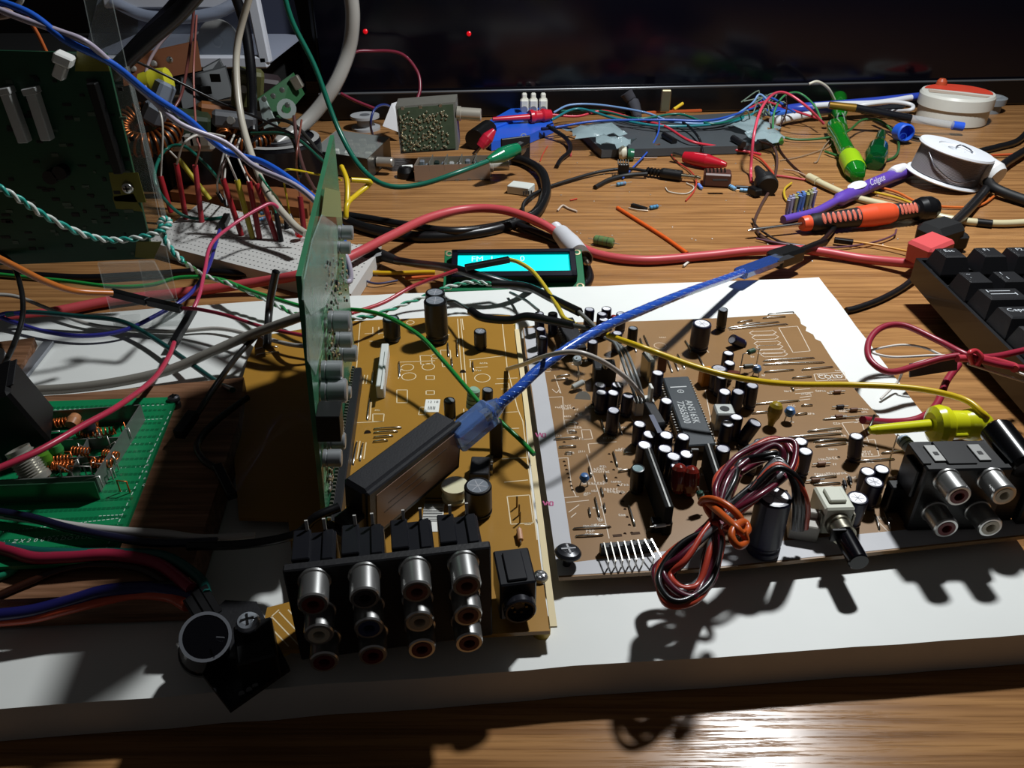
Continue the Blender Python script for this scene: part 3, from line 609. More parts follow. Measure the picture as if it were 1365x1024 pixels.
# 2 x 2 phono block at right
pa, pb = G(1279, 664, 4.5), G(1337, 660, 4.5); ang2 = .03; zl_ = GY(1260, 707, pa.y).z
MR2 = Zrot(Vector(((pa.x+pb.x)/2, (pa.y+pb.y)/2+.95, 0)), ang2); hx = (pb-pa).length/2
m = MB(MR2); m.box((0, .15, 3.5), (2*hx+1.45, .32, 2.8), .06); m.box((0, .95, 3.48), (2*hx+1.3, 1.5, 2.76), .06); m.box((-.15, .9, 4.9), (1.0, 1.3, .1), .03); m.box((-hx-.72, .8, 4.0), (.25, 1.0, 1.2), .05); m.box((-hx-.85, 1.2, 2.7), (.5, .5, 1.2), .05); m.box((-hx-.6, .9, 4.88), (.3, 1.2, .1), .03)
m.box((2.05, 1.3, 3.3), (1.0, 1.8, 2.4), .06); m.box((3.1, 1.0, 3.3), (1.0, 1.6, 2.4), .06)
m.build('jack_housing', mat('#050506', .4), B, label='black housing of the two by two jack block')
for x in (-hx-.05, hx-.02):
    MB(MR2).box((x, .9, 4.9), (.42, .9, .06), .01).build('jack_tab', mat('#b9b9b6', .3, .8), B); MB(MR2).box((x, .85, 4.935), (.16, .18, .02)).build('tab_slot', mat('#08080a', .6), B)
for i, x in enumerate((-hx, hx)):
    for j, z in enumerate((4.5, zl_)):
        c = ('#6e1f22', '#c9c2b0')[i]; inst(('phono', c), phono(c), B, MR2 @ Matrix.Translation((x, 0, z)))
inst(('phono', '#c9c2b0'), phono('#c9c2b0'), B, MR2 @ Matrix.Translation((2.9, -.1, zl_+.3)))
MB().cyl((1325, 570, 4.9), (1368, 626, 4.6), .56, n=26, bev=.16).build('black_can_capacitor', mat('#08080a', .2), B, label='big black cylinder lying behind the jack block')
# wires feeding the upper-left header
for i, (u, v) in enumerate(((806, 430), (812, 433), (819, 437))):
    MB().tube(spline([G(u, v+20, ZB+1.6), G(u+15, v+30, ZB+1.9), G(836+i*6, 500, ZB+1.7), G(850+i*5, 538, ZB+.7)]), .07).build('header_wire', wm('#6b6d6c'), B)
# ---------------------------------------------------------------- left: laminate boards, green perforated board, big green board
lb = MB().prism(poly([-110, 538, 100, 525, 325, 503, 318, 560, 245, 790, 120, 794, -120, 805], 2.9), 1.62, 2.9).build('laminate_board', [LAM])
tag(lb, 'brown wood-grain laminate board lying under the green perforated board', 'board')
lb2 = MB().prism(poly([-120, 470, 46, 450, 34, 478, 8, 516, -120, 530], 2.0), 1.52, 2.0).build('laminate_offcut', [LAM])
tag(lb2, 'brown laminate offcut on the white panel beside the aluminium strip', 'board')
al = MB().beam((20, 514, 1.66), (65, 457, 1.66), .55, .2, .03).build('aluminium_strip', mat('#9a9da3', .45, .7)); tag(al, 'short grey aluminium strip lying across the back left of the white panel', 'metal strip')
pp_ = MB().prism(poly([-60, 452, 5, 466, 13, 480, 0, 502, -60, 520], 2.06), 2.06, 2.1).build('paper_scrap', mat('#c9cacb', .7)); tag(pp_, 'white paper scrap at the left edge on the laminate offcut', 'paper')
ZP = 3.32
PF = T('perforated_board', 'green perforated prototype board with a tin-walled shield and copper coils, at left', 'circuit board', G(60, 640, ZP-.16))
PG = mat('#12794a', .35, noise=.15, scale=80)
MB().prism(poly([-110, 541, 236, 529, 150, 748, -120, 762], ZP), ZP-.16, ZP).build('board', PG, PF)
for q in ((234, 536), (152, 742), (32, 540)): 
    p = G(*q, ZP-.16); MB().cyl(Vector((p.x, p.y, 2.9)), p, .2, n=10).build('standoff', mat('#8a8a8a', .3, .9), PF)
inst('screwP', screw_proto(.26, '#6a6a6e', .9), PF, Zrot(G(232, 533, ZP), .4)); inst('screwP', None, PF, Zrot(G(30, 536, ZP), .1))
hb_ = MB(); a_, b_, c2, d_ = G(40, 545, ZP+.006), G(222, 538, ZP+.006), G(146, 740, ZP+.006), G(-40, 750, ZP+.006)
for i in range(30):
    for j in range(20):
        p = a_.lerp(b_, i/29).lerp(d_.lerp(c2, i/29), j/19); s_ = .07
        hb_.add([p+Vector((-s_, -s_, 0)), p+Vector((s_, -s_, 0)), p+Vector((s_, s_, 0)), p+Vector((-s_, s_, 0))], [(0, 1, 2, 3)])
o = hb_.build('pad_grid', mat('#0d5c38', .3), PF); o['kind'] = 'stuff'
sl = []
for t in [i/26 for i in range(26)]:
    if True: sl.append([228+(140-228)*t, 548+(735-548)*t, 228+(140-228)*(t+.022), 548+(735-548)*(t+.022)])
for i in range(5): 
    y = 558+i*32; x = 222-(y-548)*.42
    for k in range(6): sl.append([x-32+k*5.4, y+2-k*.3, x-32+k*5.4+3.5, y+2-k*.3])
for k in range(26): sl.append([4+k*6, 709-k*.7, 8+k*6, 708.5-k*.7]); sl.append([4+k*6, 722-k*.6, 7+k*6, 721.6-k*.6])
for k in range(28): sl.append([40+k*6.5, 548-k*.3, 43+k*6.5, 548-k*.3])
silk(PF, ZP, sl, .035, mat('#bcd0c4', .6), extra=[(190+i*1.8-8*0, 648-i*9, 1, .12) for i in range(6)])
for i, ch in enumerate('ZX2000hDO0OO'[:12]): text('board_print', ch, .24, G(20+i*9.2, 722-i*.55, ZP+.01), mat('#bcd0c4', .6), PF)
def wall(m, p, q, h, mi=0): m.beam((p[0], p[1], ZP+h/2), (q[0], q[1], ZP+h/2), .05, h, 0, mi); return m
m = MB()
for p, q, h in (((50, 560), (190, 550), .75), ((190, 550), (130, 645), .75), ((130, 645), (-30, 653), .75), ((50, 560), (-30, 653), .75), ((70, 594), (160, 590), .5), ((48, 619), (148, 615), .5), ((130, 570), (97, 637), .5)): wall(m, p, q, h)
m.build('shield_walls', mat('#7a7d78', .32, .55, noise=.2, scale=150), PF)
m = MB(); fr = MB(); wall(fr, (-20, 660), (130, 654), .8); fr.build('shield_side', mat('#3f6a50', .25, .6), PF)  # front tin wall, the board's green reflection put into its colour
rp = random.Random(21)
for i in range(12):
    u, v = rp.uniform(65, 160), rp.uniform(560, 636); p = G(u, v, ZP+.5); ang_ = rp.uniform(-.3, .3); n_ = 40
    L_c = rp.uniform(.5, .9); MB().tube([p+Vector((math.cos(ang_)*(k/n_-.5)*L_c-math.sin(ang_)*math.cos(k*.9)*.16, math.sin(ang_)*(k/n_-.5)*L_c+math.cos(ang_)*math.cos(k*.9)*.16, math.sin(k*.9)*.16)) for k in range(n_)], .035, 5).build('copper_coil', COPPER, PF)
for i in range(20):
    u, v = rp.uniform(70, 165), rp.uniform(568, 642); p = G(u, v, ZP+.55); q = p+Vector((rp.uniform(-.7, .7), rp.uniform(-.3, .3), rp.uniform(-.1, .2)))
    MB().tube([p-Vector((0, 0, .5)), p, q, q-Vector((0, 0, .5))], .03, 5).build('wire_link', rp.choice((MET, MET, COPPER)), PF)
for (u, v, c) in ((98, 561, '#a8714a'), (75, 600, '#2f7a3a'), (118, 570, '#23262a'), (60, 612, '#4a7a1c')):
    MB().lathe([(0, -.3), (.22, -.25), (.26, 0), (.2, .25), (0, .3)], G(u, v, ZP+.75), (0, 1, .2) if c[1] == 'a' else (0, 0, 1), 12).build('coil_former', mat(c, .4), PF)
# coaxial socket + black square relay leaning on it
m = MB(); m.lathe([(0, 0), (.5, 0), (.5, .2), (.42, .25)]+[x for k in range(9) for x in ((.47, .3+k*.1), (.41, .35+k*.1))]+[(.42, 1.3), (.36, 1.3), (.36, .9), (0, .9)], G(50, 640, ZP+.35), (-.35, .2, .85), 22); m.build('coaxial_socket', mat('#b0ada2', .3, .6), PF)
MB().box(G(48, 638, ZP+.2), (1.1, 1.1, .4), .05, rot=(0, 0, .2)).build('socket_flange', mat('#9a978c', .3, 1), PF)
bx = tag(MB().box(GY(8, 548, 24.5), (2.0, 2.2, 2.7), .12, rot=(.1, -.25, .35)).build('black_module', [BLK]), 'black square plastic module at the left edge above the coaxial socket', 'module'); MB().box(GY(8, 548, 24.5)+Vector((.05, 0, 1.37)), (1.5, 1.6, .06), .02, rot=(.1, -.25, .35)).build('module_lid', BLK2, bx)
# big green board standing in a clear acrylic holder
Yb = 40.0
def F_(u, v, Y=Yb): return GY(u, v, Y)
BP = T('display_driver_board', 'large dark green circuit board standing upright at the left in clear acrylic holder', 'circuit board', F_(100, 350))
tl, tr, br, bl = F_(-60, 66), F_(141, 71), F_(205, 345), F_(-60, 356)
DG = mat('#16402b', .35, noise=.2, scale=60)
slab(MB(), (tl, tr, br, bl), Vector((0, .16, 0))).build('board', DG, BP)
def bplate(m, c, pts, t=.02, mi=0):
    P = [F_(*q)+Vector((0, -.005, 0)) for q in pts]; n = len(P); m.add(P+[p+Vector((0, -t, 0)) for p in P], [list(range(n, 2*n))]+[(i, (i+1) % n, n+(i+1) % n, n+i) for i in range(n)], mi); return m
for pts in ([(103, 66), (138, 72), (147, 95), (100, 95)], [(145, 230), (184, 230), (195, 270), (153, 268)], [(182, 322), (216, 322), (205, 345), (180, 343)], [(150, 262), (178, 258), (190, 282), (155, 278)]):
    bplate(MB(), 0, pts).build('gold_pad', mat('#6e6a22', .35), BP)
for (x0, y0, x1, y1) in ((6, 116, 38, 187), (40, 116, 68, 184)):
    m = MB(); p, q = F_(x0+6, y0), F_(x1, y1); m.beam(p+Vector((0, -.3, 0)), q+Vector((0, -.3, 0)), .5, .55, .05, up=(0, 1, 0)); m.beam(p+Vector((-.35, -.3, -.15)), p+Vector((.3, -.3, -.05)), .3, .6, .03, up=(0, 1, 0)); m.build('ribbon_connector', mat('#a9aaa8', .45), BP)
m = MB(); p, q = F_(127, 108), F_(163, 228); m.beam(p+Vector((0, -.3, 0)), q+Vector((0, -.3, 0)), .45, .5, .04, up=(0, 1, 0)); m.build('edge_connector', BLK, BP)
m = MB(); m.beam(F_(88, 84)+Vector((0, -.3, 0)), F_(82, 102)+Vector((0, -.3, 0)), .5, .5, .06, up=(0, 1, 0)); m.box(F_(92, 76)+Vector((0, -.5, 0)), (.8, .9, .5), .08, rot=(0, .5, .2)); m.build('board_spacer', mat('#d0d0cc', .4), BP)
inst('screwG', screw_proto(.3, '#c9c9c6', 1), BP, Matrix.Translation(F_(171, 250)+Vector((0, -.03, 0))) @ Matrix.Rotation(math.pi/2, 4, 'X'))
for (u, v) in ((85, 227), (72, 233)): MB().cyl(F_(u, v), F_(u, v)+Vector((0, -.5, 0)), .35, n=14).build('capacitor', BLK, BP)
m = MB()
for i in range(90):
    p = F_(rp.uniform(2, 180), rp.uniform(100, 340)); m.box(p, (rp.uniform(.1, .5), .08, rp.uniform(.08, .2)), 0, rp.choice((0, 0, 1)))
o = m.build('surface_mount_parts', [BLK, mat('#4a5a4a', .4)], BP); o['kind'] = 'stuff'
ACR = mat('#b9c2be', .12, alpha=.14)
ah = T('acrylic_holder', 'clear acrylic strip holder standing behind the large dark green board', 'holder', G(190, 425, 1.52))
ac0, ac1, ac2, ac3 = F_(103, -40, 41.2), F_(140, -40, 41.2), F_(236, 400, 41.2), F_(196, 404, 41.2)
slab(MB(), (ac0, ac1, ac2, ac3), Vector((0, .12, 0))).build('upright_strip', ACR, ah)
slab(MB(), (F_(166, 90, 40.8), F_(169, 90, 40.8), F_(232, 340, 40.8), F_(228, 340, 40.8)), Vector((0, .3, 0))).build('edge_flange', ACR, ah)
p0, p1, p2, p3 = G(130, 352, 4.6), G(205, 350, 4.6), G(250, 434, 1.55), G(152, 436, 1.55)
slab(MB(), (p0, p1, p2, p3), Vector((0, .12, .08))).build('foot_plate', ACR, ah)
for (x0, x1) in ((157, 185), (205, 248)):
    MB().beam((x0, 428, 1.75), (x1, 426, 1.75), .9, .3, .05).build('foot_tab', ACR, ah)

# ---------------------------------------------------------------- front left: rotary encoder module
EM = T('encoder_module', 'black module with a big round glossy knob at the front left of the white panel', 'module', G(305, 900, 1.55))
ZE = 2.35
MB().prism(poly([238, 858, 306, 946, 386, 890, 342, 802, 300, 800], ZE), ZE-.16, ZE).build('board', BLK2, EM)
e0 = G(272, 870, ZE); et = G(274, 849, 4.15); MB().lathe([(0, 0), (.72, 0), (.72, .3), (.68, .35), (.68, (et-e0).length-.06), (.64, (et-e0).length), (0, (et-e0).length)], e0, et-e0, 36).build('knob', mat('#06060a', .12), EM)
MB().lathe([(.6, 0), (.6, .03), (.69, .03), (.69, 0)], et-(et-e0).normalized()*.01, et-e0, 36).build('knob_rim', mat('#8a8d94', .25, .6), EM)
m = MB()
for an in (-.25, 1.9): 
    d = Vector((math.cos(an), math.sin(an)*.9, .12)); m.tube([et+d*.35+Vector((0, 0, .03)), et+d*.6+Vector((0, 0, .05))], .02, 5)
m.build('knob_marks', mat('#b9bcc4', .3, .8), EM)
MB().box(G(343, 868, ZE+.5), (1.1, 1.5, 1.0), .06, rot=(0, 0, .35)).build('terminal_block', BLK, EM)
MB().cyl(Vector((G(331, 842, ZE).x, G(331, 842, ZE).y, ZE)), G(331, 830, 3.6), .2, n=14).build('standoff', mat('#2a2a2e', .3, .8), EM)
inst('screwE', screw_proto(.34, '#b9c0c8', .6), EM, Zrot(G(331, 831, 3.65), .35, .1))
for (u, v) in ((263, 815), (273, 806), (283, 800)): MB().beam((u+8, v+18, ZE+.3), (u-14, v-18, ZE+1.0), .26, .26, .03).build('plug_housing', mat('#0b0b0d', .4), EM)
for (u, v) in ((322, 925), (332, 920), (340, 914)): MB().cyl(G(u, v, ZE), G(u, v, ZE+.02), .09, n=10).build('solder_pad', mat('#5a5a5c', .4, .6), EM)

# ---------------------------------------------------------------- black adapter box and blue cable
bx0, bx1 = G(471, 648, 4.95), G(597, 553, 4.95)
ax_ = (bx1-bx0); bl_ = ax_.length; an_ = math.atan2(ax_.y, ax_.x)
MBX = Zrot((bx0+bx1)/2-Vector((0, 0, 1.12)), an_, .1, 0)
UB = T('adapter_box', 'black plastic adapter box with label, standing on edge on the amber board', 'adapter', (bx0+bx1)/2-Vector((0, 0, 2.24)))
MB(MBX).box((0, .12, 0), (bl_, 1.05, 2.24), .14).build('rear_shell', mat('#101117', .45, bump=.1, scale=1500), UB)
MB(MBX).box((0, -.47, 0), (bl_, .2, 2.24), .09).build('front_shell', mat('#101117', .45, bump=.1, scale=1500), UB)
MB(MBX).box((0.1, -.58, -.02), (bl_-.5, .02, 1.75), .009).build('label_sticker', mat('#866a5b', .34), UB, label='glossy brownish paper label')
m = MB(MBX)
for z, x0, x1 in ((.45, -1.2, 1.6), (.1, -1.6, 1.2), (-.2, -1.8, .4)): m.box(((x0+x1)/2, -.595, z), (x1-x0, .006, .05))
m.build('label_print', mat('#4f3f38', .5), UB)
MB(MBX).box((-bl_/2-.35, 0, -.35), (.8, .8, .9), .1).build('cable_socket', BLK, UB)
MB(MBX).box((-bl_/2-.8, 0, -.45), (.35, 1.1, .5), .06).build('socket_clip', BLK, UB)
W('black_cable', 'black cable leaving the rear end of the adapter box under the phono jacks', [(452, 676, 4.3), (420, 690, 4.2), (395, 712, 3.6), (330, 725, 3.3), (250, 728, 3.3)], .16, '#0d0d0f', cat='cable')
BLU = mat('#86aaec', .1, trans=.75, ior=1.3, coat=.5); BLU2 = mat('#2a52ae', .2, noise=.35, scale=600, coat=.5)
bc_ = T('blue_usb_cable', 'translucent blue braided cable crossing from the adapter box to the desk', 'cable', G(800, 440, 5.6))
pth = [(664, 541, 5.0), (690, 519, 5.4), (730, 483, 5.8), (800, 439, 6.0), (860, 412, 5.6), (920, 388, 4.6), (960, 374, 3.4), (990, 363, 2.5)]
sp_ = spline(pth, 9); MB().tube(sp_, .21, 12).build('cable_jacket', BLU2, bc_)
m = MB()
for s_ in range(4):
    P = []
    for i, p in enumerate(sp_):
        t = (sp_[min(i+1, len(sp_)-1)]-sp_[max(i-1, 0)]).normalized(); x = t.cross(Vector((0, 0, 1))).normalized(); y = t.cross(x); a = i*.75+s_*1.57
        P.append(p+(x*math.cos(a)+y*math.sin(a))*.2)
    m.tube(P, .022, 5)
m.build('braid', mat('#8aa8e4', .25, .3), bc_)
pb0, pb1 = G(606, 588, 4.2), G(655, 547, 4.8)
m = MB(); m.beam(pb0, pb1, .85, .95, .1); m.build('square_plug', BLU, bc_)
MB().beam(pb0+(pb1-pb0)*.05, pb0+(pb1-pb0)*.75, .5, .55, .05).build('plug_core', mat('#9fb6d8', .3, .7), bc_)
m = MB(); m.cyl(pb1, G(668, 537, 5.05), .42, .25, n=14); m.build('strain_relief', BLU, bc_)
m = MB(); m.beam((986, 365, 2.4), (1032, 348, 1.7), .9, .55, .12); m.build('flat_plug', mat('#3a5aa8', .1, trans=.5, ior=1.35, coat=.5), bc_)
MB().beam((1008, 356, 2.05), (1040, 344, 1.6), .7, .45, .05).build('plug_core', mat('#6a7a9a', .3, .7), bc_)
ux = MB(); ux.beam((1030, 347, 1.45), (1062, 337, 1.2), 1.3, 1.0, .2); ux.beam((1058, 339, 1.2), (1100, 322, .7), .5, .5, .15); o = ux.build('extension_socket', [BLK]); tag(o, 'black cable socket on the desk holding the far end of the blue cable', 'socket'); MB().beam((1032, 346.5, 1.98), (1052, 340, 1.78), .8, .02).build('socket_mark', mat('#1f1f22', .5), o)
W('black_cable', 'black lead trailing from the black socket toward the screwdriver', [(1092, 325, .7), (1105, 312, .5), (1112, 300, .4), (1095, 292, .3), (1050, 285, .25)], .18, '#0f0f10', cat='cable')

# ---------------------------------------------------------------- wire bundle
WB = T('wire_bundle', 'coiled bundle of red, maroon, grey and black wires tied in the middle', 'wire bundle', G(960, 690, 4.4))
rb_ = random.Random(17); tie = G(960, 688, 4.5)
cols = ['#b5452f', '#5a1226', '#0c0c0e', '#6a6a6c', '#6a1a30', '#b5452f', '#4a0f22', '#0c0c0e', '#5a5a5c', '#6a1a30', '#a83a2a', '#141416']
for i, c in enumerate(cols):
    j = lambda s_: rb_.uniform(-s_, s_)
    f = i/(len(cols)-1); zu, zl = 4.6+j(.5), 3.3+j(.4); g = f*.55
    UP = [(952, 650), (975, 612), (1030, 582), (1062, 590), (1058, 625), (1015, 662)]; LO = [(905, 726), (874, 762), (886, 798), (918, 806), (948, 776), (962, 722)]
    uc, lc = (1008, 632), (920, 765); mixp = lambda p, c_, q, z: (p[0]+(c_[0]-p[0])*q+j(5), p[1]+(c_[1]-p[1])*q+j(5), z)
    tk = lambda: (960+j(9), 690+j(9), 4.5+j(.15)); qu, ql = g+rb_.uniform(-.05, .1), g*.9+rb_.uniform(-.05, .1)
    pts = [tk()]+[mixp(p, uc, qu, zu+(.3 if k in (2, 3) else 0)) for k, p in enumerate(UP)]+[tk()]+[mixp(p, lc, ql, zl+(.4 if k in (0, 5) else 0)) for k, p in enumerate(LO)]+[tk()]
    MB().tube(spline(pts, 8), .105 if i % 3 else .12, 8).build('wire', mat(c, .3, coat=.2), WB)
for k, (u, v, c) in enumerate(((1058, 705, '#0c0c0e'), (1063, 706, '#5a5a5c'), (1074, 704, '#b5452f'), (1068, 706, '#0c0c0e'))):
    MB().tube(spline([(1000, 655, 5), (1035, 612+k*4, 5.5), (1056+k*3, 640, 5.2), (u+2, 672, 4.4), (u, v, 3.0)]), .105, 8).build('wire', mat(c, .3, coat=.2), WB)
tp = []
for k in range(18):
    a = 2*math.pi*k/17; ax2 = Vector((.75, .65, 0)).normalized(); nx = Vector((-ax2.y, ax2.x, 0)); tp.append(tie+nx*math.cos(a)*.78+Vector((0, 0, math.sin(a)*.5))+ax2*(k/17*.25))
tp += [G(978, 700, 5.2), G(990, 712, 5.0), G(997, 706, 4.9), G(992, 696, 5.0), G(980, 702, 5.15), G(975, 715, 5.1), G(984, 728, 4.9), G(994, 722, 4.8), G(990, 708, 5.1)]
MB().tube(spline(tp, 4), .12, 8).build('wire_tie', mat('#b8501a', .35), WB, label='orange wire knotted round the bundle')

# ---------------------------------------------------------------- red loop with black sleeve, yellow test clip
rl = T('red_wire_loop', 'looped dark red cable tied with thin red wire near the keyboard', 'cable', G(1240, 470, 2.5))
MB().tube(spline([(1370, 466, 3.2), (1320, 476, 3.4), (1285, 474, 3.5), (1255, 478, 3.4), (1220, 488, 3.2), (1185, 496, 3.2), (1160, 480, 3.4), (1158, 456, 3.6), (1175, 437, 3.8), (1205, 434, 3.8), (1250, 454, 3.6), (1290, 474, 3.6), (1330, 486, 3.2), (1375, 492, 2.8)], 8), .15, 9).build('red_wire', mat('#8e2336', .35), rl)
MB().tube(spline([(1278, 486, 2.2), (1262, 508, 2.0), (1248, 540, 1.8), (1225, 558, 1.75), (1190, 563, 1.8), (1150, 560, 2.8)], 8), .17, 9).build('red_wire', mat('#8e2336', .35), rl)
MB().tube(spline([(1276, 478, 3.5), (1310, 478, 3.4), (1350, 488, 3.0), (1352, 492, 3.0)], 8), .18, 9).build('red_wire', mat('#b33a46', .35), rl)
MB().tube(spline([(1296, 484, 3.3), (1292, 472, 3.9), (1300, 468, 3.9), (1308, 476, 3.7), (1302, 488, 3.3)], 6), .12, 8).build('wire_tie', mat('#b3303a', .35), rl)
for pts in ([(1256, 474, 3.2), (1230, 463, 3.1), (1200, 460, 3.0), (1165, 466, 2.9), (1162, 470, 2.9), (1190, 476, 2.9), (1240, 474, 3.1), (1268, 474, 3.3)], [(1255, 476, 3.3), (1222, 484, 3.0), (1205, 494, 2.6), (1196, 510, 2.0), (1174, 532, 1.65)], [(1290, 485, 3.2), (1330, 498, 2.6), (1375, 512, 2.2)], [(1345, 486, 3.0), (1356, 496, 2.8), (1375, 503, 2.8)]):
    MB().tube(spline(pts, 8), .06, 6).build('white_strand', mat('#c9c4bd', .4), rl)
sl_ = MB(); sl_.beam((1212, 494, 2.5), (1276, 484, 3.0), .1, .75, .02); sl_.build('black_sleeve', BLK2, rl)
YEL = mat('#dcdc1c', .25, trans=.1, coat=.3)
yc = T('test_clip', 'bright yellow grabber test clip on the brown board beside the phono block', 'test clip', G(1250, 575, 3.9))
a0, a1, a2, a3 = G(1157, 574, 3.9), G(1240, 567, 4.0), G(1275, 572, 4.0), G(1318, 566, 4.0)
MB().lathe([(0, 0), (.14, .05), (.2, .3), (.24, (a1-a0).length), (0, (a1-a0).length)], a0, a1-a0, 16).build('clip_nose', YEL, yc)
d_ = a3-a1; Ld = d_.length
MB().lathe([(0, 0), (.5, .0), (.74, .12), (.8, .35), (.74, .6), (.58, .75), (.56, Ld*.55), (.6, Ld*.6), (.66, Ld*.72), (.58, Ld*.88), (.36, Ld), (0, Ld)], a1, d_, 22).build('clip_body', YEL, yc)
MB().box((a1+a2)/2+Vector((.25, 0, -.05)), (.95, 1.1, .22), .06, rot=(0, 0, .05)).build('finger_flange', YEL, yc)
MB().tube([a0+Vector((-.05, 0, .05)), G(1160, 568, 3.9), G(1166, 553, 4.2)], .045, 6).build('clip_hook', mat('#4a4a44', .3, 1), yc)
MB().tube(spline([(1318, 563, 4.0), (1312, 554, 4.6), (1290, 535, 4.8), (1250, 523, 4.6), (1200, 516, 4.4), (1130, 513, 4.2), (1050, 512, 4.4), (985, 504, 4.8), (930, 490, 5.0), (880, 472, 5.2), (850, 461, 5.4), (810, 447, 5.2)], 8), .125, 8).build('lead', mat('#c9a81a', .3), yc)
# ---------------------------------------------------------------- LCD, breadboard
q0, q1, q2, q3 = G(598, 333, 2.1), G(767, 333, 2.1), G(789, 385, .9), G(585, 389, .9)
lx = ((q1-q0)+(q2-q3)).normalized(); ly = ((q0-q3)+(q1-q2)); lh = ly.length/2; ly = (ly-lx*ly.dot(lx)).normalized(); lw = ((q1-q0).length+(q2-q3).length)/2
ML = Matrix((lx, ly, lx.cross(ly))).transposed().to_4x4(); ML.translation = (q0+q1+q2+q3)/4
LC = T('lcd_module', 'small green display module with a glowing cyan screen behind the white panel', 'display', (q0+q1+q2+q3)/4-Vector((0, 0, 1.5)))
MB(ML).box((0, 0, -.09), (lw, lh, .16), .02).build('board', mat('#17633f', .3), LC)
fx, fy = lw*.885, lh*.68; m = MB(ML)
for (x, y, a_, b_) in ((0, fy*.43, fx, fy*.14), (0, -fy*.40, fx, fy*.2), (-fx*.475, 0, fx*.05, fy), (fx*.475, 0, fx*.05, fy)): m.box((x, y, .32), (a_, b_, .62), .04)
m.build('bezel', mat('#0b0c1a', .3, .3), LC)
MB(ML).box((0, .02, .28), (fx*.93, fy*.8, .3), .02).build('screen', mat('#00dcd8', .3, emit=.75), LC, label='lit cyan liquid crystal screen')
TXT = mat('#a8fff8', .4, emit=.8)
text('screen_text', 'FM  1', .62, ML @ Vector((-fx*.25, fy*.2, .445)), TXT, LC, xd=lx, yd=ly)
text('screen_text', '0', .62, ML @ Vector((fx*.07, fy*.2, .445)), TXT, LC, xd=lx, yd=ly)
for sx in (-1, 1):
    for sy in (-1, 1): MB(ML).lathe([(.24, .0), (.24, .02), (.14, .025), (.14, 0)], (sx*(lw/2-.3), sy*(lh/2-.3), 0), (0, 0, 1), 14).build('mounting_ring', mat('#b9a888', .35, .6), LC)
m = MB(ML)
for i in range(16): m.cyl(ML.inverted() @ (ML @ Vector((-lw*.3+i*.26, lh*.45, -.01))), Vector((-lw*.3+i*.26, lh*.45, .06)), .07, n=8)
m.build('solder_pads', mat('#b5b1a8', .3, .9), LC)
m = MB()
for x in (-lw*.3, lw*.3): 
    p = ML @ Vector((x, lh*.3, -.2)); m.cyl(Vector((p.x, p.y, 0)), p, .4, n=10)
m.build('support_foot', BLK, LC)
# breadboard
b0, b1, b2, b3 = G(196, 322, .95), G(468, 392, .95), G(505, 335, .95), G(270, 268, .95)
BB = T('breadboard', 'white solderless breadboard on the desk bristling with red and yellow jumper wires', 'breadboard', (b0+b1+b2+b3)/4-Vector((0, 0, .9)))
MB().prism([(p.x, p.y) for p in (b0, b1, b2, b3)], .03, .95).build('block', mat('#b9b8b4', .5), BB)
hm = MB()
for i in range(48):
    for j in range(12):
        p = b0.lerp(b1, (i+.7)/49).lerp(b3.lerp(b2, (i+.7)/49), (j+.8)/12.6+(.03 if j > 5 else 0)); s_ = .05
        hm.add([p+Vector((-s_, -s_, .004)), p+Vector((s_, -s_, .004)), p+Vector((s_, s_, .004)), p+Vector((-s_, s_, .004))], [(0, 1, 2, 3)])
o = hm.build('contact_holes', mat('#2f2f30', .7), BB); o['kind'] = 'stuff'
# red, yellow and black sleeved plugs standing in the breadboard : (foot, top, colour), each with its lead
RD, YW, WT, BK, GN = '#8c1f26', '#a89a2c', '#bdb9b0', '#111113', '#1c6a50'
PL = [((228, 283), (214, 235), RD, [(216, 160, 62), (200, 130, 64)], WT), ((248, 292), (235, 218), RD, [(246, 190, 58), (272, 178, 60), (300, 182, 60)], WT), ((269, 296), (260, 220), '#9a3038', [(266, 196, 56), (262, 180, 60), (258, 100, 64), (262, 20, 66)], '#8a5048'), ((280, 266), (238, 212), YW, [(225, 200, 64), (222, 196, 66)], WT),
 ((322, 314), (297, 238), RD, [(296, 225, 56), (310, 200, 58), (318, 192, 60)], '#5a4a46'), ((337, 318), (316, 240), YW, [(305, 215, 56), (302, 204, 60), (312, 180, 64)], WT), ((346, 318), (332, 242), RD, [(318, 212, 58), (316, 198, 60), (320, 185, 64)], WT), ((369, 320), (342, 245), RD, [(330, 232, 57), (325, 220, 60)], '#8c4a30'), ((375, 322), (368, 284), BK, [(360, 262, 52), (350, 250, 54)], GN),
 ((298, 270), (290, 256), BK, [(290, 240, 58), (297, 210, 58), (300, 198, 62)], '#7a7672'), ((302, 275), (300, 264), BK, [(299, 250, 58), (300, 225, 60)], WT), ((392, 300), (386, 286), BK, [(382, 262, 54), (378, 236, 54), (384, 226, 56), (420, 232, 58), (455, 240, 56)], '#b8a01a'), ((382, 305), (381, 284), BK, [(372, 268, 54), (358, 250, 56), (345, 232, 58)], GN), ((405, 305), (400, 262), '#7a1f26', [(398, 240, 55), (395, 210, 57), (402, 160, 60)], '#6a3a30')]
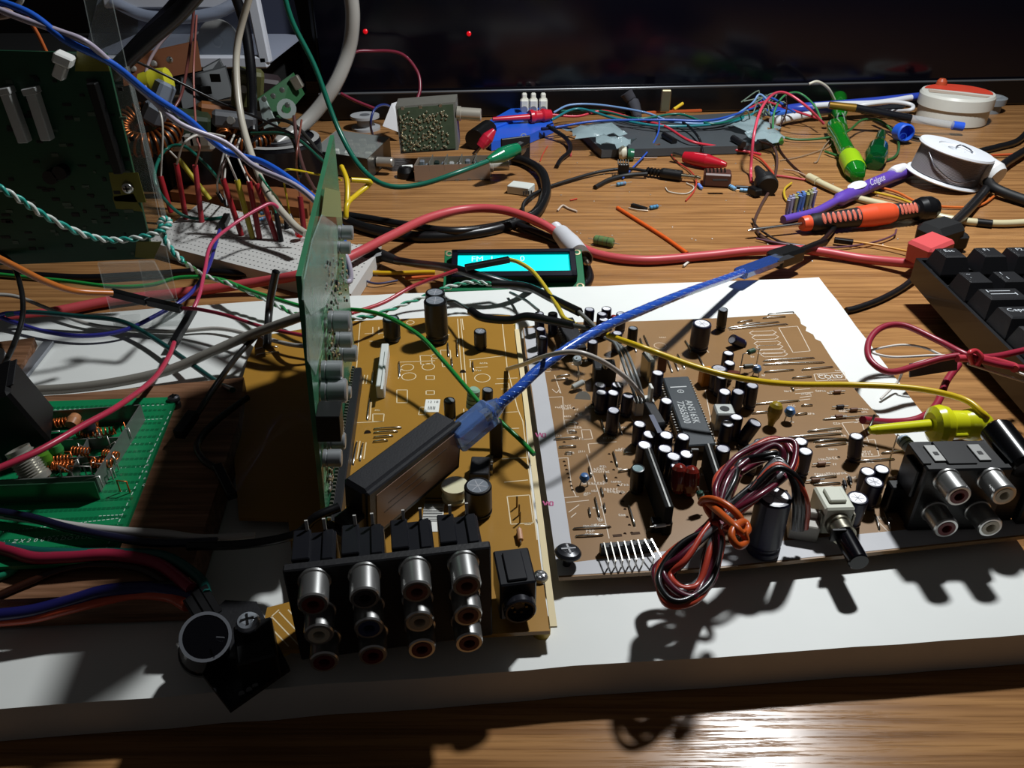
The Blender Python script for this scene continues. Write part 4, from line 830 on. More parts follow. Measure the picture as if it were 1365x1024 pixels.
for i, (f, t, c, lead, lc) in enumerate(PL):
    foot = G(*f, .95); top = GY(t[0], t[1], foot.y+.4)
    nm = {RD: 'red', YW: 'yellow', BK: 'black', '#9a3038': 'dull red', '#7a1f26': 'dark red'}[c]; wn = {WT: 'white', GN: 'green', '#8a5048': 'brown', '#5a4a46': 'grey-brown', '#8c4a30': 'rust', '#7a7672': 'grey', '#b8a01a': 'yellow', '#6a3a30': 'dark brown'}[lc]
    where = ['nearest the clear holder', 'second from the clear holder', 'third from the clear holder', 'leaning at the back beside the third plug', 'at the middle left of the breadboard', 'in the middle row of the breadboard', 'just right of the middle yellow plug', 'tall one near the black plug', 'at the front beside the tall red plug', 'short one at the back of the breadboard', 'second short one at the back', 'at the far end under the yellow lead', 'next to the front green lead', 'closest to the upright green board'][i]
    o = MB().tube(spline([top-Vector((0, 0, .1))]+[V3((p[0], p[1], p[2]-5 if p[2] >= 56 else p[2])) for p in lead]), .075, 6).build('jumper_lead', wm(lc)); tag(o, '%s jumper lead with %s plug, %s' % (wn, nm, where), 'wire', 'jumper leads in the breadboard')
    MB().cyl(foot, top, .19 if c != BK else .17, n=10).build('plug_sleeve', wm(c), o); 
    MB().cyl(foot-Vector((0, 0, .05)), foot.lerp(top, .22), .13, n=8).build('plug_tip', mat('#0f0f10', .4), o)
for (u, v, c, lab) in ((352, 285, '#5a86a8', 'small blue resistor body on the breadboard'), (349, 293, '#3f6f98', 'second blue resistor body in the breadboard')):
    o = axial('resistor', (u-5, v, 1.4), (u+6, v-3, 1.4), .13, c, ((.3, '#1a2a3a'), (.6, '#8a3a2a')), .2, None, drop=.95); tag(o, lab, 'resistor')
o = MB().lathe([(0, 0), (.3, 0), (.3, .1), (.25, .12), (.25, .4), (.17, .58), (0, .65)], G(399, 312, 1.4), (.3, -.4, .6), 14).build('red_led', [mat('#d80f16', .2, emit=.12)]); tag(o, 'glossy red round indicator lamp at the front edge of the breadboard', 'lamp'); MB().tube([G(399, 312, 1.45), G(400, 320, .95)], .04, 5).build('lead', MET, o)

# ---------------------------------------------------------------- tuners and bits in the middle back
def can(name, label, c8, pcb=None):
    pass
t1 = T('tuner_module', 'square metal tuner can standing up, showing its soldered green circuit face', 'tuner', G(580, 208, 0))
Y1 = G(580, 212, 1.2).y
f0_, f1_, f2_, f3_ = GY(527, 142, Y1+1), GY(607, 136, Y1+1), GY(611, 200, Y1), GY(534, 205, Y1)
dv = Vector((.1, 1.3, .35)); slab(MB(), (f0_, f1_, f2_, f3_), dv).build('can', TIN, t1)
cx0 = Vector((0, -.08, 0)); m = slab(MB(), [p+cx0 for p in (f0_.lerp(f2_, .04), f1_.lerp(f3_, .04), f2_.lerp(f0_, .04), f3_.lerp(f1_, .04))], Vector((0, .1, 0))); m.build('solder_face', mat('#3a4433', .35, noise=.3, scale=200), t1)
m = MB(); rt = random.Random(9)
for i in range(190):
    a_, b_ = rt.random(), rt.random()**.8; p = f0_.lerp(f1_, .05+.8*a_).lerp(f3_.lerp(f2_, .05+.8*a_), .12+b_*.82)+Vector((0, -.1, 0)); m.lathe([(.1, 0), (.07, .06), (0, .09)], p, (0, -1, .2), 6)
o = m.build('solder_joints', mat('#c9c4a8', .25, .9), t1); o['kind'] = 'stuff'
for t in (.12, .42, .75): 
    p = f0_.lerp(f1_, t)+Vector((0, -.1, -.25)); MB().box(p, (.3, .12, .45), .04).build('solder_tab', mat('#b9b5a5', .3, 1), t1)
m = MB(); p = f1_.lerp(f2_, .3)+dv*.4; m.lathe([(0, 0), (.6, 0), (.6, .3), (.52, .35), (.52, 2.0), (.45, 2.05), (.36, 2.05), (.36, 1.4), (0, 1.4)], p, (1, -.05, -.05), 22); m.build('aerial_socket', mat('#b5afa2', .3, .55), t1)
t2 = T('tuner_module', 'low open metal tuner frame lying in front of the upright can', 'tuner', G(600, 245, 0))
g0, g1, g2, g3 = G(552, 226, 1.7), G(652, 222, 1.7), G(654, 224, 1.7), G(552, 224, 1.7)
p, q = G(553, 242, 0.05), G(652, 239, .05); up = Vector((0, 0, 1.35)); bk = Vector((.15, 2.3, 0))
for (a_, b_) in ((p, q), (p+bk, q+bk), (p, p+bk), (q, q+bk)):
    slab(MB(), (a_, b_, b_+up, a_+up), Vector((0, .06, 0)) if abs((b_-a_).x) > 1 else Vector((.06, 0, 0))).build('frame_wall', mat('#9a8a7c', .35, .5), t2)
slab(MB(), (p+Vector((0, .1, .55)), q+Vector((0, .1, .55)), q+bk+Vector((0, -.05, .55)), p+bk+Vector((0, -.05, .55))), Vector((0, 0, .1))).build('board', mat('#1f5a40', .3), t2)
for i in range(4): MB().beam(p.lerp(q, (i+1)/5)+up*.9, p.lerp(q, (i+1)/5)+up*.9+bk, .05, .7).build('divider', TIN, t2)
for i in range(9): MB().box(p.lerp(q, (i+.6)/9.6)+bk*rt.uniform(.25, .75)+Vector((0, 0, .95)), (.45, .5, .7), .1).build('component', mat(rt.choice(('#3a4a4a', '#7a8088', '#24302c', '#a9aaa8')), .3, .4), t2)
for i in range(6): MB().box(p.lerp(q, (i+.4)/6)+Vector((0, -.02, -.0)), (.3, .05, .2)).build('frame_tab', TIN, t2)
m = MB(); m.lathe([(0, 0), (.5, 0), (.5, .2), (.44, .25), (.44, 1.55), (.38, 1.6), (.3, 1.6), (.3, 1.0), (0, 1.0)], q+bk*.4+Vector((.05, 0, .85)), (1, 0, .05), 22); m.build('aerial_socket', mat('#c0bcb0', .3, .55), t2)
t3 = T('tuner_module', 'tilted metal tuner box with glass window behind the upright green board', 'tuner', G(465, 235, 0))
p, q = G(420, 228, .1), G(492, 240, .1); bk = Vector((1.2, 5.2, .3)); up = Vector((0, 0, 1.8))
for (a_, b_) in ((p, q), (p+bk, q+bk), (p, p+bk), (q, q+bk)): slab(MB(), (a_, b_, b_+up, a_+up), Vector((.03, .06, 0))).build('frame_wall', mat('#6a6a66', .35, .85), t3)
slab(MB(), (p+Vector((.1, .1, .8)), q+Vector((-.1, .1, .8)), q+bk+Vector((-.1, 0, .8)), p+bk+Vector((.1, 0, .8))), Vector((0, 0, .1))).build('board', mat('#3a3c30', .35, noise=.3, scale=200), t3)
for i in range(14): MB().box(p.lerp(q, rt.uniform(.1, .9))+bk*rt.uniform(.1, .9)+Vector((0, 0, 1.2)), (rt.uniform(.3, .8), rt.uniform(.3, .6), .7), .08).build('component', mat(rt.choice(('#b9b9b2', '#7a7c70', '#c9c9c0', '#4a4a40')), .35, .2), t3)
slab(MB(), (p+up, q+up, q+bk+up, p+bk+up), Vector((0, 0, .06))).build('clear_cover', mat('#cfd6d2', .08, alpha=.15), t3)
m = MB(); m.lathe([(0, 0), (.42, 0), (.42, 1.3), (.36, 1.4), (0, 1.4)], q+bk*.35+Vector((.1, 0, .9)), (1, -.15, 0), 18); m.build('aerial_socket', mat('#a8a39a', .3, .55), t3)
pr = MB().box(G(530, 215, .35), (1.0, 1.6, .02)); 
o = MB().lathe([(0, 0), (.75, 0), (.7, .5), (.5, .9), (0, .95)], G(541, 236, 0.02), (0, 0, 1), 16).build('rubber_foot', [BLK]); tag(o, 'black rubber knob with white spot beside the low tuner frame', 'knob'); MB().box(G(543, 222, .9), (.9, .35, .1), .04, rot=(.3, 0, .2)).build('white_spot', WHT, o)
o = MB().prism([(v.x, v.y) for v in (G(512, 176, 2), G(533, 134, 2), G(536, 170, 2))], 0, 0); pc_ = [GY(510, 168, 78), GY(522, 138, 79), GY(535, 134, 79.5), GY(536, 178, 78)]
o = slab(MB(), pc_, Vector((0, .06, 0))).build('card', mat('#c4c4c6', .6)); tag(o, 'folded white card scrap leaning behind the upright metal tuner can', 'card')
m = MB(); m.lathe([(0, 0), (1.45, 0), (1.45, .25), (.85, .3), (.85, 1.1), (1.45, 1.15), (1.45, 1.4), (.35, 1.4), (.3, 1.2), (0, 1.2)], G(488, 172, 0), (0, 0, 1), 26); o = m.build('bobbin', [mat('#9a9c9e', .5)]); tag(o, 'small grey-white plastic bobbin on the desk beside the white card', 'bobbin'); MB().lathe([(0, 0), (.5, 0), (.5, .03), (0, .03)], G(488, 172, 0)+Vector((0, 0, 1.41)), (0, 0, 1), 14).build('bobbin_hub', mat('#5a5c60', .5), o)
# blue tool with ceramic terminal block
bt = MB().prism([(p.x, p.y) for p in (G(634, 178, .4), G(655, 196, .4), G(702, 188, .4), G(738, 172, .4), G(724, 146, .4), G(690, 146, .4))], .05, .9).build('blue_case', [mat('#1f57c4', .35)]); tag(bt, 'bright blue plastic case carrying the white terminal block', 'plastic case'); MB().beam((648, 172, 1.0), (700, 152, 1.0), 1.2, .3, .1).build('raised_rib', mat('#1f57c4', .3), bt)
tb = T('terminal_block', 'small white ceramic terminal block standing on the blue plastic case', 'terminal block', G(711, 148, .9))
for i, u in enumerate((699, 711, 724)):
    c = G(u, 140, 1.7); MB().box(c, (.85, 1.2, 1.3), .15).build('terminal_body', mat('#c9c7bc', .45), tb); MB().box(c+Vector((0, .2, .85)), (.5, .6, .6), .1).build('terminal_neck', mat('#cfcdc2', .45), tb)
    MB().cyl(c+Vector((0, -.62, -.3)), c+Vector((0, -.7, -.3)), .35, n=12).build('terminal_screw', MET, tb)
RED = mat('#b81f30', .3, coat=.3)
rp_ = T('test_probe', 'red test clip with long nose lying across the blue plastic case', 'test clip', G(700, 160, 1.4))
a_, b_, c2 = G(656, 159, 1.5), G(706, 156, 1.5), G(734, 153, 1.5)
MB().lathe([(0, 0), (.2, .05), (.32, (b_-a_).length), (0, (b_-a_).length)], a_, b_-a_, 12).build('clip_nose', RED, rp_); MB().lathe([(0, 0), (.65, 0), (.7, .3), (.55, .6), (.55, 1.2), (.7, 1.4), (.5, (c2-b_).length), (0, (c2-b_).length)], b_, c2-b_, 14).build('clip_body', RED, rp_)
def croc(name, label, p, q, c, r=.5):
    p, q = V3(p), V3(q); d = q-p; L = d.length; root = T(name, label, 'crocodile clip', (p+q)/2)
    MB().lathe([(0, 0), (r*.35, 0), (r*.55, L*.1), (r, L*.45), (r*.95, L*.75), (r*.75, L), (0, L)], p, d, 16).build('rubber_boot', mat(c, .25, coat=.4), root)
    dn = d.normalized(); m = MB(); m.beam(q, q+dn*r*1.8+Vector((0, 0, .12)), r*.7, .12); m.beam(q, q+dn*r*1.8-Vector((0, 0, .12)), r*.7, .12); m.build('jaws', mat('#8a8780', .3, 1), root); return root
croc('crocodile_clip', 'red crocodile clip propped against the upright tuner can', (659, 173, 2.6), (640, 196, 1.2), '#b01f34', .55)
croc('crocodile_clip', 'green crocodile clip above the black round-knob module', (650, 214, 2.3), (690, 198, 2.6), '#0d6a46', .62)
croc('crocodile_clip', 'red crocodile clip lying on the open desk by the grey slab', (968, 220, .7), (912, 209, .7), '#a81626', .62)
kb_ = T('potentiometer_module', 'small black circuit module with a domed metal knob on the desk', 'module', G(690, 212, 0)); MB().beam((668, 205, 1.1), (706, 200, 1.1), .25, 2.6, .05).build('board', BLK2, kb_); MB().lathe([(0, 0), (.8, 0), (.8, .5), (.5, .9), (0, 1)], G(690, 195, 1.3)+Vector((0, -.3, 0)), (0, -1, .3), 20).build('knob', mat('#8d8f92', .3, .9), kb_); MB().lathe([(.2, 0), (.28, 0), (.28, .03), (.2, .03)], G(698, 181, 2.2)+Vector((0, -.2, 0)), (0, -1, .1), 14).build('ring_mark', mat('#a5a5a5', .4), kb_)
MB().cyl(G(650, 178, 1)+Vector((0, 1.5, 0)), G(632, 186, 1), .9, n=18).build('tmp_', BLK, kb_).name = 'black_dial'
wc = T('connector_housing', 'white rectangular connector housing lying on the desk beside the black cable loop', 'connector', G(695, 250, 0)); a_, b_ = G(682, 250, .35), G(708, 256, .35); MB().beam((680, 249, .38), (709, 253, .38), 1.35, .66, .06).build('housing', mat('#bfc2bc', .45), wc)
for i in range(4): MB().box(G(698+i*3.4, 257.5-.4*i, .35), (.14, .06, .3)).build('contact_slot', mat('#3a3a38', .5), wc)
# grey slab with torn tape, bundle of leads over it
gs = T('grey_slab', 'dark grey plastic slab with torn clear tape at both ends, at the back', 'slab', G(910, 190, 0))
MB().prism([(p.x, p.y) for p in (G(802, 200, .8), G(1000, 194, .8), G(1030, 186, .8), G(1012, 160, .8), G(985, 150, .8), G(805, 160, .8), G(770, 170, .8))], .1, .8).build('slab', mat('#3f4346', .45, noise=.1, scale=60), gs)
TAPE = mat('#93a6aa', .18, alpha=.62)
for (u, v, wx, wy, rt_) in ((795, 180, 5.0, 3.6, .3), (818, 194, 3.2, 2.2, -.5), (1003, 172, 3.6, 4.2, .8), (1018, 186, 3.2, 2.6, -.2)):
    c = G(u, v, .95); nx, ny = 7, 6; vs = []; MT = Zrot(c, rt_)
    for a_ in range(nx):
        for b_ in range(ny):
            edge = a_ in (0, nx-1) or b_ in (0, ny-1)
            vs.append(MT @ Vector(((a_/(nx-1)-.5)*wx+rt.uniform(-.3, .3), (b_/(ny-1)-.5)*wy+rt.uniform(-.3, .3), (.1 if edge else .35)+rt.uniform(0, .55))))
    n = len(vs); fs = [(a_*ny+b_, (a_+1)*ny+b_, (a_+1)*ny+b_+1, a_*ny+b_+1) for a_ in range(nx-1) for b_ in range(ny-1)]
    MB().add(vs, fs, 0, True).add([p-Vector((0, 0, .03)) for p in vs], [f[::-1] for f in fs], 0, True).build('torn_tape', TAPE, gs)
for (u, v, c) in ((893, 186, '#101012'), (985, 190, '#161618')): MB().cyl(G(u-8, v-6, 1.1), G(u+6, v+3, 1.0), .3, n=12).build('black_stud', mat(c, .3), gs)
m = MB()
for i in range(16):
    p = G(rt.uniform(1000, 1030), rt.uniform(140, 165), 1.2); m.tube(spline([p, p+Vector((rt.uniform(-1, 1), rt.uniform(-1, 1), rt.uniform(.5, 1.6))), p+Vector((rt.uniform(-2, 2), rt.uniform(-1, 1), rt.uniform(0, 1)))], 4), .08, 5)
o = m.build('frayed_tape', mat('#5a6a5c', .4), gs); o['kind'] = 'stuff'
W('ribbon_lead', 'teal lead at the front of the loose lead bundle over the grey slab', [(735, 160, 1.4), (770, 145, 1.8), (820, 158, 1.5), (880, 168, 1.4), (950, 166, 1.4), (990, 158, 1.6), (1010, 148, 2)], .13, '#1c6a72')
W('ribbon_lead', 'pale blue lead running over the grey slab', [(738, 150, 1.6), (760, 140, 2), (800, 140, 2), (860, 150, 1.8), (900, 163, 1.5), (960, 162, 1.5), (1000, 140, 2.2), (1012, 126, 3), (1024, 134, 2.6)], .11, '#6a8ab4')
W('ribbon_lead', 'dark green lead crossing the back of the grey slab', [(745, 148, 1.5), (800, 148, 1.6), (850, 158, 1.6), (905, 152, 1.8), (950, 165, 1.5), (1004, 152, 1.8)], .12, '#0f5a4a')
W('ribbon_lead', 'blue lead lying along the slab behind the teal one', [(740, 170, 1.2), (790, 162, 1.4), (840, 160, 1.6), (890, 160, 1.7), (950, 160, 1.7), (1004, 144, 2), (1025, 130, 2.6), (1060, 150, 1.8)], .12, '#274a9c')
W('red_lead', 'red lead from the red test clip over the slab to the small hook', [(734, 153, 1.5), (770, 155, 1.3), (805, 148, 1.6), (850, 160, 1.4), (885, 168, 1.4), (920, 188, 1.2), (960, 196, .6), (1000, 203, .3), (1014, 206, .3)], .13, '#b52e3c')
W('blue_wire', 'blue wire dropping off the slab to the audio plug', [(879, 162, 1.6), (877, 178, 1.2), (865, 200, .5), (845, 222, .3), (830, 238, .15)], .08, '#2b4fa8')
W('black_wire', 'black wire kinked over the middle of the slab', [(905, 160, 1.6), (920, 170, 1.4), (932, 185, 1.2), (936, 200, .6), (938, 212, .2)], .12, '#121214')
W('black_wire', 'black wire knot left of the slab', [(730, 168, 1.2), (755, 185, .6), (760, 200, .4), (748, 212, .3), (742, 222, .2)], .2, '#101012')
W('black_wire', 'dark navy lead from the blue case toward the slab', [(722, 172, 1.1), (750, 170, .9), (775, 178, .6), (790, 170, .8)], .16, '#131a38')
# red and green arcs over the back right
W('red_wire', 'tall red wire arching from the desk over the torn tape', [(1002, 242, .2), (1001, 225, .6), (1005, 180, 3.2), (1015, 145, 4.6), (1032, 125, 4.4), (1050, 125, 4), (1075, 142, 3), (1098, 165, 1.2)], .13, '#c04054')
W('green_wire', 'thin green wire arch behind the tall red arch', [(1030, 185, 1), (1032, 150, 2.6), (1045, 128, 3.4), (1065, 124, 3.2), (1085, 140, 2.4), (1095, 160, 1.4)], .1, '#3a7a4a')
W('red_wire', 'second red wire lying low behind the torn tape', [(998, 145, 2), (1020, 136, 2.4), (1050, 145, 1.8), (1090, 158, 1)], .12, '#a82f40')
W('black_wire', 'black-red wire rising between the torn tape and the white handle', [(1048, 128, 3), (1048, 150, 2), (1038, 175, .8), (1040, 200, .2), (1070, 232, .15), (1110, 250, .15)], .08, '#2a1414')
W('brown_wire', 'long brown twin wire running from the slab toward the screwdriver tip', [(1012, 188, .9), (1030, 195, .6), (1036, 215, .3), (1030, 245, .25), (1014, 275, .2), (1006, 300, .15), (1022, 320, .15), (1060, 328, .12)], .12, '#4a3530')
W('green_wire', 'dark green wire loop around the green screwdrivers', [(1036, 180, .5), (1060, 186, .3), (1100, 184, .5), (1130, 175, 1), (1150, 160, 1.4), (1175, 162, 1), (1196, 185, .3), (1194, 208, .2), (1165, 216, .2), (1130, 212, .3), (1100, 202, .3)], .12, '#2a5a2c')
o = W('green_clump', 'green frayed wire knot right of the slab', [(1030, 178, .4), (1040, 184, .5), (1034, 190, .3), (1028, 184, .4), (1038, 180, .6), (1042, 190, .3)], .22, '#2f6a2a')
W('ivory_wire', 'ivory cable end curving up behind the green screwdriver', [(1078, 112, 3.6), (1090, 109, 3.8), (1104, 118, 3), (1114, 136, 1.4)], .15, '#b9b5a4')
W('tan_wire', 'thin tan wire curled between the slab and the lime screwdriver', [(1112, 180, .3), (1098, 196, .25), (1090, 214, .15), (1085, 217, .1)], .06, '#8a7560'); W('tan_wire', 'long thin tan wire lying behind the ivory cable', [(1110, 182, .3), (1105, 195, .2), (1070, 208, .12), (1040, 214, .1)], .05, '#8a7560')
# toothbrushes and handles
tbr = T('toothbrush', 'blue and white toothbrush lying along the back of the desk', 'toothbrush', G(1120, 148, .6))
MB().tube(spline([(1020, 150, 1), (1060, 145, 1.1), (1100, 143, 86), (1160, 137, 87), (1225, 128, 88)], 8), [.35+.25*math.sin(i/32*3.1) for i in range(33)], 12).build('handle', mat('#2a3f9c', .3), tbr)
MB().tube(spline([(1085, 141, 85), (1120, 139, 85.6), (1170, 137, 86), (1215, 130, 87)], 8), .3, 10).build('handle_grip', mat('#c4c6cc', .35), tbr)
MB().beam((1024, 152, .9), (1055, 147, 1.0), 1.0, .5, .15).build('brush_head', mat('#3a6ac0', .3), tbr)
wh = T('white_utensil', 'white plastic handle with an oval eye lying in front of the blue toothbrush', 'handle', G(1120, 155, .5))
MB().tube(spline([(1030, 162, .6), (1060, 156, .7), (1110, 148, .8), (1150, 140, 85), (1190, 136, 85.5), (1215, 140, 85), (1212, 147, 84), (1180, 148, .6), (1150, 144, .7)], 8), [.55-.35*min(1, i/20) for i in range(65)], 10).build('handle_body', mat('#c9cacc', .35), wh)
MB().prism([(p.x, p.y) for p in (G(1158, 143, .6), G(1185, 138, .6), G(1208, 141, .6), G(1200, 146, .6), G(1175, 147, .6))], .45, .6).build('dark_eye', mat('#2a2c30', .3), wh)
def driver(name, label, pts, prof, c, collar=None):
    p, q = V3(pts[0]), V3(pts[1]); d = q-p; L = d.length; root = T(name, label, 'screwdriver', (p+q)/2)
    MB().lathe([(r, h*L) for r, h in prof], p, d, 14).build('handle', c, root)
    if collar: MB().lathe([(collar[0], collar[1]*L), (collar[0]*1.05, (collar[1]+.02)*L), (collar[0]*1.05, collar[2]*L), (collar[0], (collar[2]+.01)*L)], p, d, 14).build('collar', mat('#8fb81a', .3), root)
    return root
G1 = mat('#1f9a2a', .1, trans=.55, ior=1.35, coat=.5); G2 = mat('#0a5a2c', .1, trans=.5, ior=1.35, coat=.5)
driver('green_screwdriver', 'long lime green translucent screwdriver handle pointing at the viewer', ((1112, 168, .9), (1144, 235, .7)), [(0, 0), (.75, 0), (.85, .1), (.7, .3), (.75, .6), (.85, .65), (.85, .9), (.6, .98), (0, 1)], G1, (.87, .66, .88))
driver('green_screwdriver', 'short dark green translucent screwdriver handle, right of the lime one', ((1175, 178, .8), (1166, 216, .8)), [(0, 0), (.4, 0), (.5, .3), (.9, .55), (1.0, .8), (.8, .98), (0, 1)], G2)
driver('green_screwdriver', 'bright green translucent screwdriver standing behind the lime one', ((1118, 128, 1.2), (1120, 172, .8)), [(0, 0), (.7, 0), (.85, .1), (.85, .5), (.6, .7), (.7, 1), (0, 1)], G1)
pe = T('pen_refill', 'black and clear pen refill with a blue end plug across the handles', 'pen', G(1200, 158, 1.6)); MB().cyl((1105, 140, 2.6), (1140, 144, 2.4), .35, .4, 12).build('tip', mat('#8a6a2a', .35, .6), pe); MB().cyl((1140, 144, 2.4), (1214, 158, 1.6), .38, n=12).build('ink_tube', mat('#15161a', .25), pe); MB().cyl((1214, 158, 1.6), (1272, 167, 1.0), .36, n=12).build('clear_tube', mat('#c4c8cc', .1, alpha=.4), pe); MB().cyl((1270, 167, 1.0), (1284, 169, .9), .42, n=12).build('end_plug', mat('#2f5ad0', .3), pe)
bcap = T('blue_stopper', 'small round blue cap lying on its side near the dark green screwdriver', 'cap', G(1202, 192, .0)); MB().lathe([(0, 0), (.75, 0), (.85, .1), (.85, 1.2), (.7, 1.3), (.7, .4), (0, .4)], G(1203, 178, .95)+Vector((0, .7, 0)), (.1, -1, .15), 20).build('cap_body', mat('#2458c8', .35), bcap); MB().lathe([(.3, 0), (.36, 0), (.36, .05), (.3, .05)], G(1203, 182, .95)+Vector((0, -.1, 0)), (.1, -1, .15), 14).build('cap_ring', mat('#1c48a8', .4), bcap)
W('black_wire', 'thin black stick behind the blue cap', [(1165, 160, .6), (1185, 170, .5), (1215, 182, .35), (1235, 186, .3)], .22, '#121214')
# tins, spool
tn = T('flux_tin', 'round white tin with a worn red lid label at the back right', 'tin', G(1270, 160, 0)); cT = G(1270, 148, 1.0); cT = Vector((cT.x, cT.y, 0)); MB().lathe([(0, 0), (3.2, 0), (3.4, .15), (3.4, 1.55), (3.5, 1.6), (3.6, 1.65), (3.6, 2.7), (3.45, 2.95), (0, 3.0)], cT, (0, 0, 1), 48).build('tin_body', mat('#c9c9c0', .4, noise=.06, scale=60), tn)
a_ = [(math.cos(t)*3.2, math.sin(t)*3.2) for t in [(-.55+i*.16) for i in range(21)]]
MB(Matrix.Translation(cT+Vector((0, 0, 3.0)))).prism(a_, 0, .03).build('lid_label', mat('#c8402c', .5, noise=.15, scale=120), tn); MB(Matrix.Translation(cT+Vector((-.15, -.2, 2.99)))).prism([(-3.0, -.2), (-2.6, 1.0), (2.2, -2.2), (1.6, -2.6)], 0, .025).build('label_tear', mat('#a8998a', .6), tn)
g_ = G(1322, 145, .5); o = MB().lathe([(0, 0), (1.4, 0), (1.4, .8), (1.7, .85), (1.75, 1.5), (1.5, 1.6), (0, 1.6)], Vector((g_.x, g_.y+1.0, 0)), (0, 0, 1), 26).build('grey_tin', [mat('#7a8084', .4)]); tag(o, 'small grey-green round tin behind the white flux tin', 'tin'); MB().lathe([(0, 0), (1.1, 0), (1.1, .04), (0, .04)], Vector((g_.x, g_.y+1.0, 1.6)), (0, 0, 1), 20).build('tin_lid', mat('#8a9094', .4), o)
g_ = G(1256, 108, 3.4); o = MB().lathe([(0, 0), (.4, 0), (.55, .3), (.5, .7), (.3, .95), (0, 1)], Vector((g_.x, g_.y, 2.7)), (0, 0, 1), 16).build('orange_bead', [mat('#a8482a', .35)]); tag(o, 'small orange-red knob behind the flux tin on a dark stick', 'knob'); MB().cyl(Vector((g_.x, g_.y, 0.02)), Vector((g_.x, g_.y, 2.75)), .25, n=10).build('stick', BLK, o)
so = T('solder_spool', 'white plastic spool of solder wire at the right of the desk', 'solder spool', G(1262, 245, 0))
cS = G(1254, 243, .1); tl_ = Matrix.Translation(cS+Vector((0, 0, .35))) @ Euler((.03, .2, 0)).to_matrix().to_4x4()
MB(tl_).lathe([(0, 0), (2.95, 0), (3.05, .1), (2.95, .25), (1.6, .3), (1.6, 2.3), (2.9, 2.35), (3.02, 2.45), (2.95, 2.6), (1.5, 2.62), (1.45, 2.5), (.7, 2.48), (.65, 2.2), (0, 2.2)], n=48).build('spool', mat('#d2d5da', .4), so)
MB(tl_).lathe([(1.6, .32)]+[x for k in range(20) for x in ((2.66, .33+k*.1), (2.73, .38+k*.1))]+[(1.6, 2.33)], n=44).build('solder_winding', mat('#a29c9e', .28, .35), so)
MB(tl_).tube(spline([Vector((-2.66, -.95, 2.0)), Vector((-2.05, -2.0, 1.2)), Vector((-.55, -2.83, .6)), Vector((1.05, -2.66, 1.0))], 6), .06, 6).build('solder_end', mat('#b9b9c0', .2, 1), so)
MB(tl_).tube(spline([Vector((.2, .6, 2.55)), Vector((.7, .9, 2.68)), Vector((1.1, .2, 2.66)), Vector((1.15, -.4, 2.58))], 6), .06, 6).build('solder_tail', mat('#8a8a92', .2, 1), so)
wp = T('white_plug', 'white cone-shaped plug on a thick black cable beside the solder spool', 'plug', G(1318, 238, .7)); MB().lathe([(0, 0), (.7, 0), (1.05, .4), (1.1, 1.3), (.9, 1.7), (0, 1.7)], G(1308, 222, 1.6), (.45, -.85, -.3), 20).build('plug_body', mat('#cfd0d0', .4), wp); MB().tube(spline([(1314, 236, 1.0), (1322, 248, .8), (1342, 258, .6), (1370, 268, .5)], 7), .4, 10).build('cable', RUB, wp)
W('black_cable', 'thick black cable curving behind the solder spool to the edge', [(1375, 170, .5), (1356, 188, .4), (1330, 196, .35), (1305, 202, .3)], .3, '#141416', cat='cable'); W('black_cable', 'black cable from the power plug rising to the right frame edge', [(1270, 300, 1.2), (1290, 280, .6), (1315, 252, .5), (1335, 222, .6), (1375, 196, .6)], .38, '#151517', cat='cable'); W('orange_wire', 'orange wire pair behind the spool at the right edge', [(1322, 207, .3), (1345, 206, .25), (1375, 205, .2)], .12, '#b5502c')
tb2 = T('toothbrush', 'purple and white toothbrush with worn bristles in front of the spool', 'toothbrush', G(1130, 262, .3))
sp2 = spline([(1044, 293, .3), (1085, 283, .35), (1115, 268, .6), (1150, 252, .7), (1185, 237, .7), (1215, 226, .6)], 8); n_ = len(sp2); MB().tube(sp2, [.32 if i < n_*.4 else .55 for i in range(n_)], 12).build('handle', mat('#5a3f9c', .35), tb2)
MB(Matrix.Translation(G(1143, 247, 1.15)) @ Matrix.Rotation(math.atan2((G(1160, 240, 1)-G(1124, 257, 1)).y, (G(1160, 240, 1)-G(1124, 257, 1)).x), 4, 'Z') @ Matrix.Diagonal((1.25, .55, .22, 1))).lathe([(0, -1), (.7, -.7), (1, 0), (.7, .7), (0, 1)], n=20).build('thumb_rest', mat('#d6d6da', .4), tb2); MB().lathe([(0, 0), (.4, .1), (.5, .8), (.4, 2.2), (0, 2.4)], G(1188, 231, 1.0), G(1215, 219, 1.0)-G(1188, 231, 1.0), 14).build('handle_end', mat('#d6d6da', .4), tb2)
text('brand_print', 'Colgate', .75, G(1170, 240, 1.35), mat('#d6d6da', .5), tb2, xd=G(1185, 237, .7)-G(1150, 252, .7), yd=(-.2, .6, 1))
ht = sp2[0].lerp(sp2[10], .1)
for i in range(8):
    for j in range(4):
        p = G(1048+i*5, 288-i*1.6-j*2, .5); c = ('#8a86a0', '#8a86a0', '#9a9a6a', '#4a6aa8', '#4a6aa8', '#9a9a5a', '#9a9a7a', '#8a86a0')[i]; q = p+Vector((rt.uniform(-.2, .2), rt.uniform(0, .2), 1.2)); MB().cyl(p, q, .1, .15, 6).build('bristle_tuft', mat(c, .6), tb2)
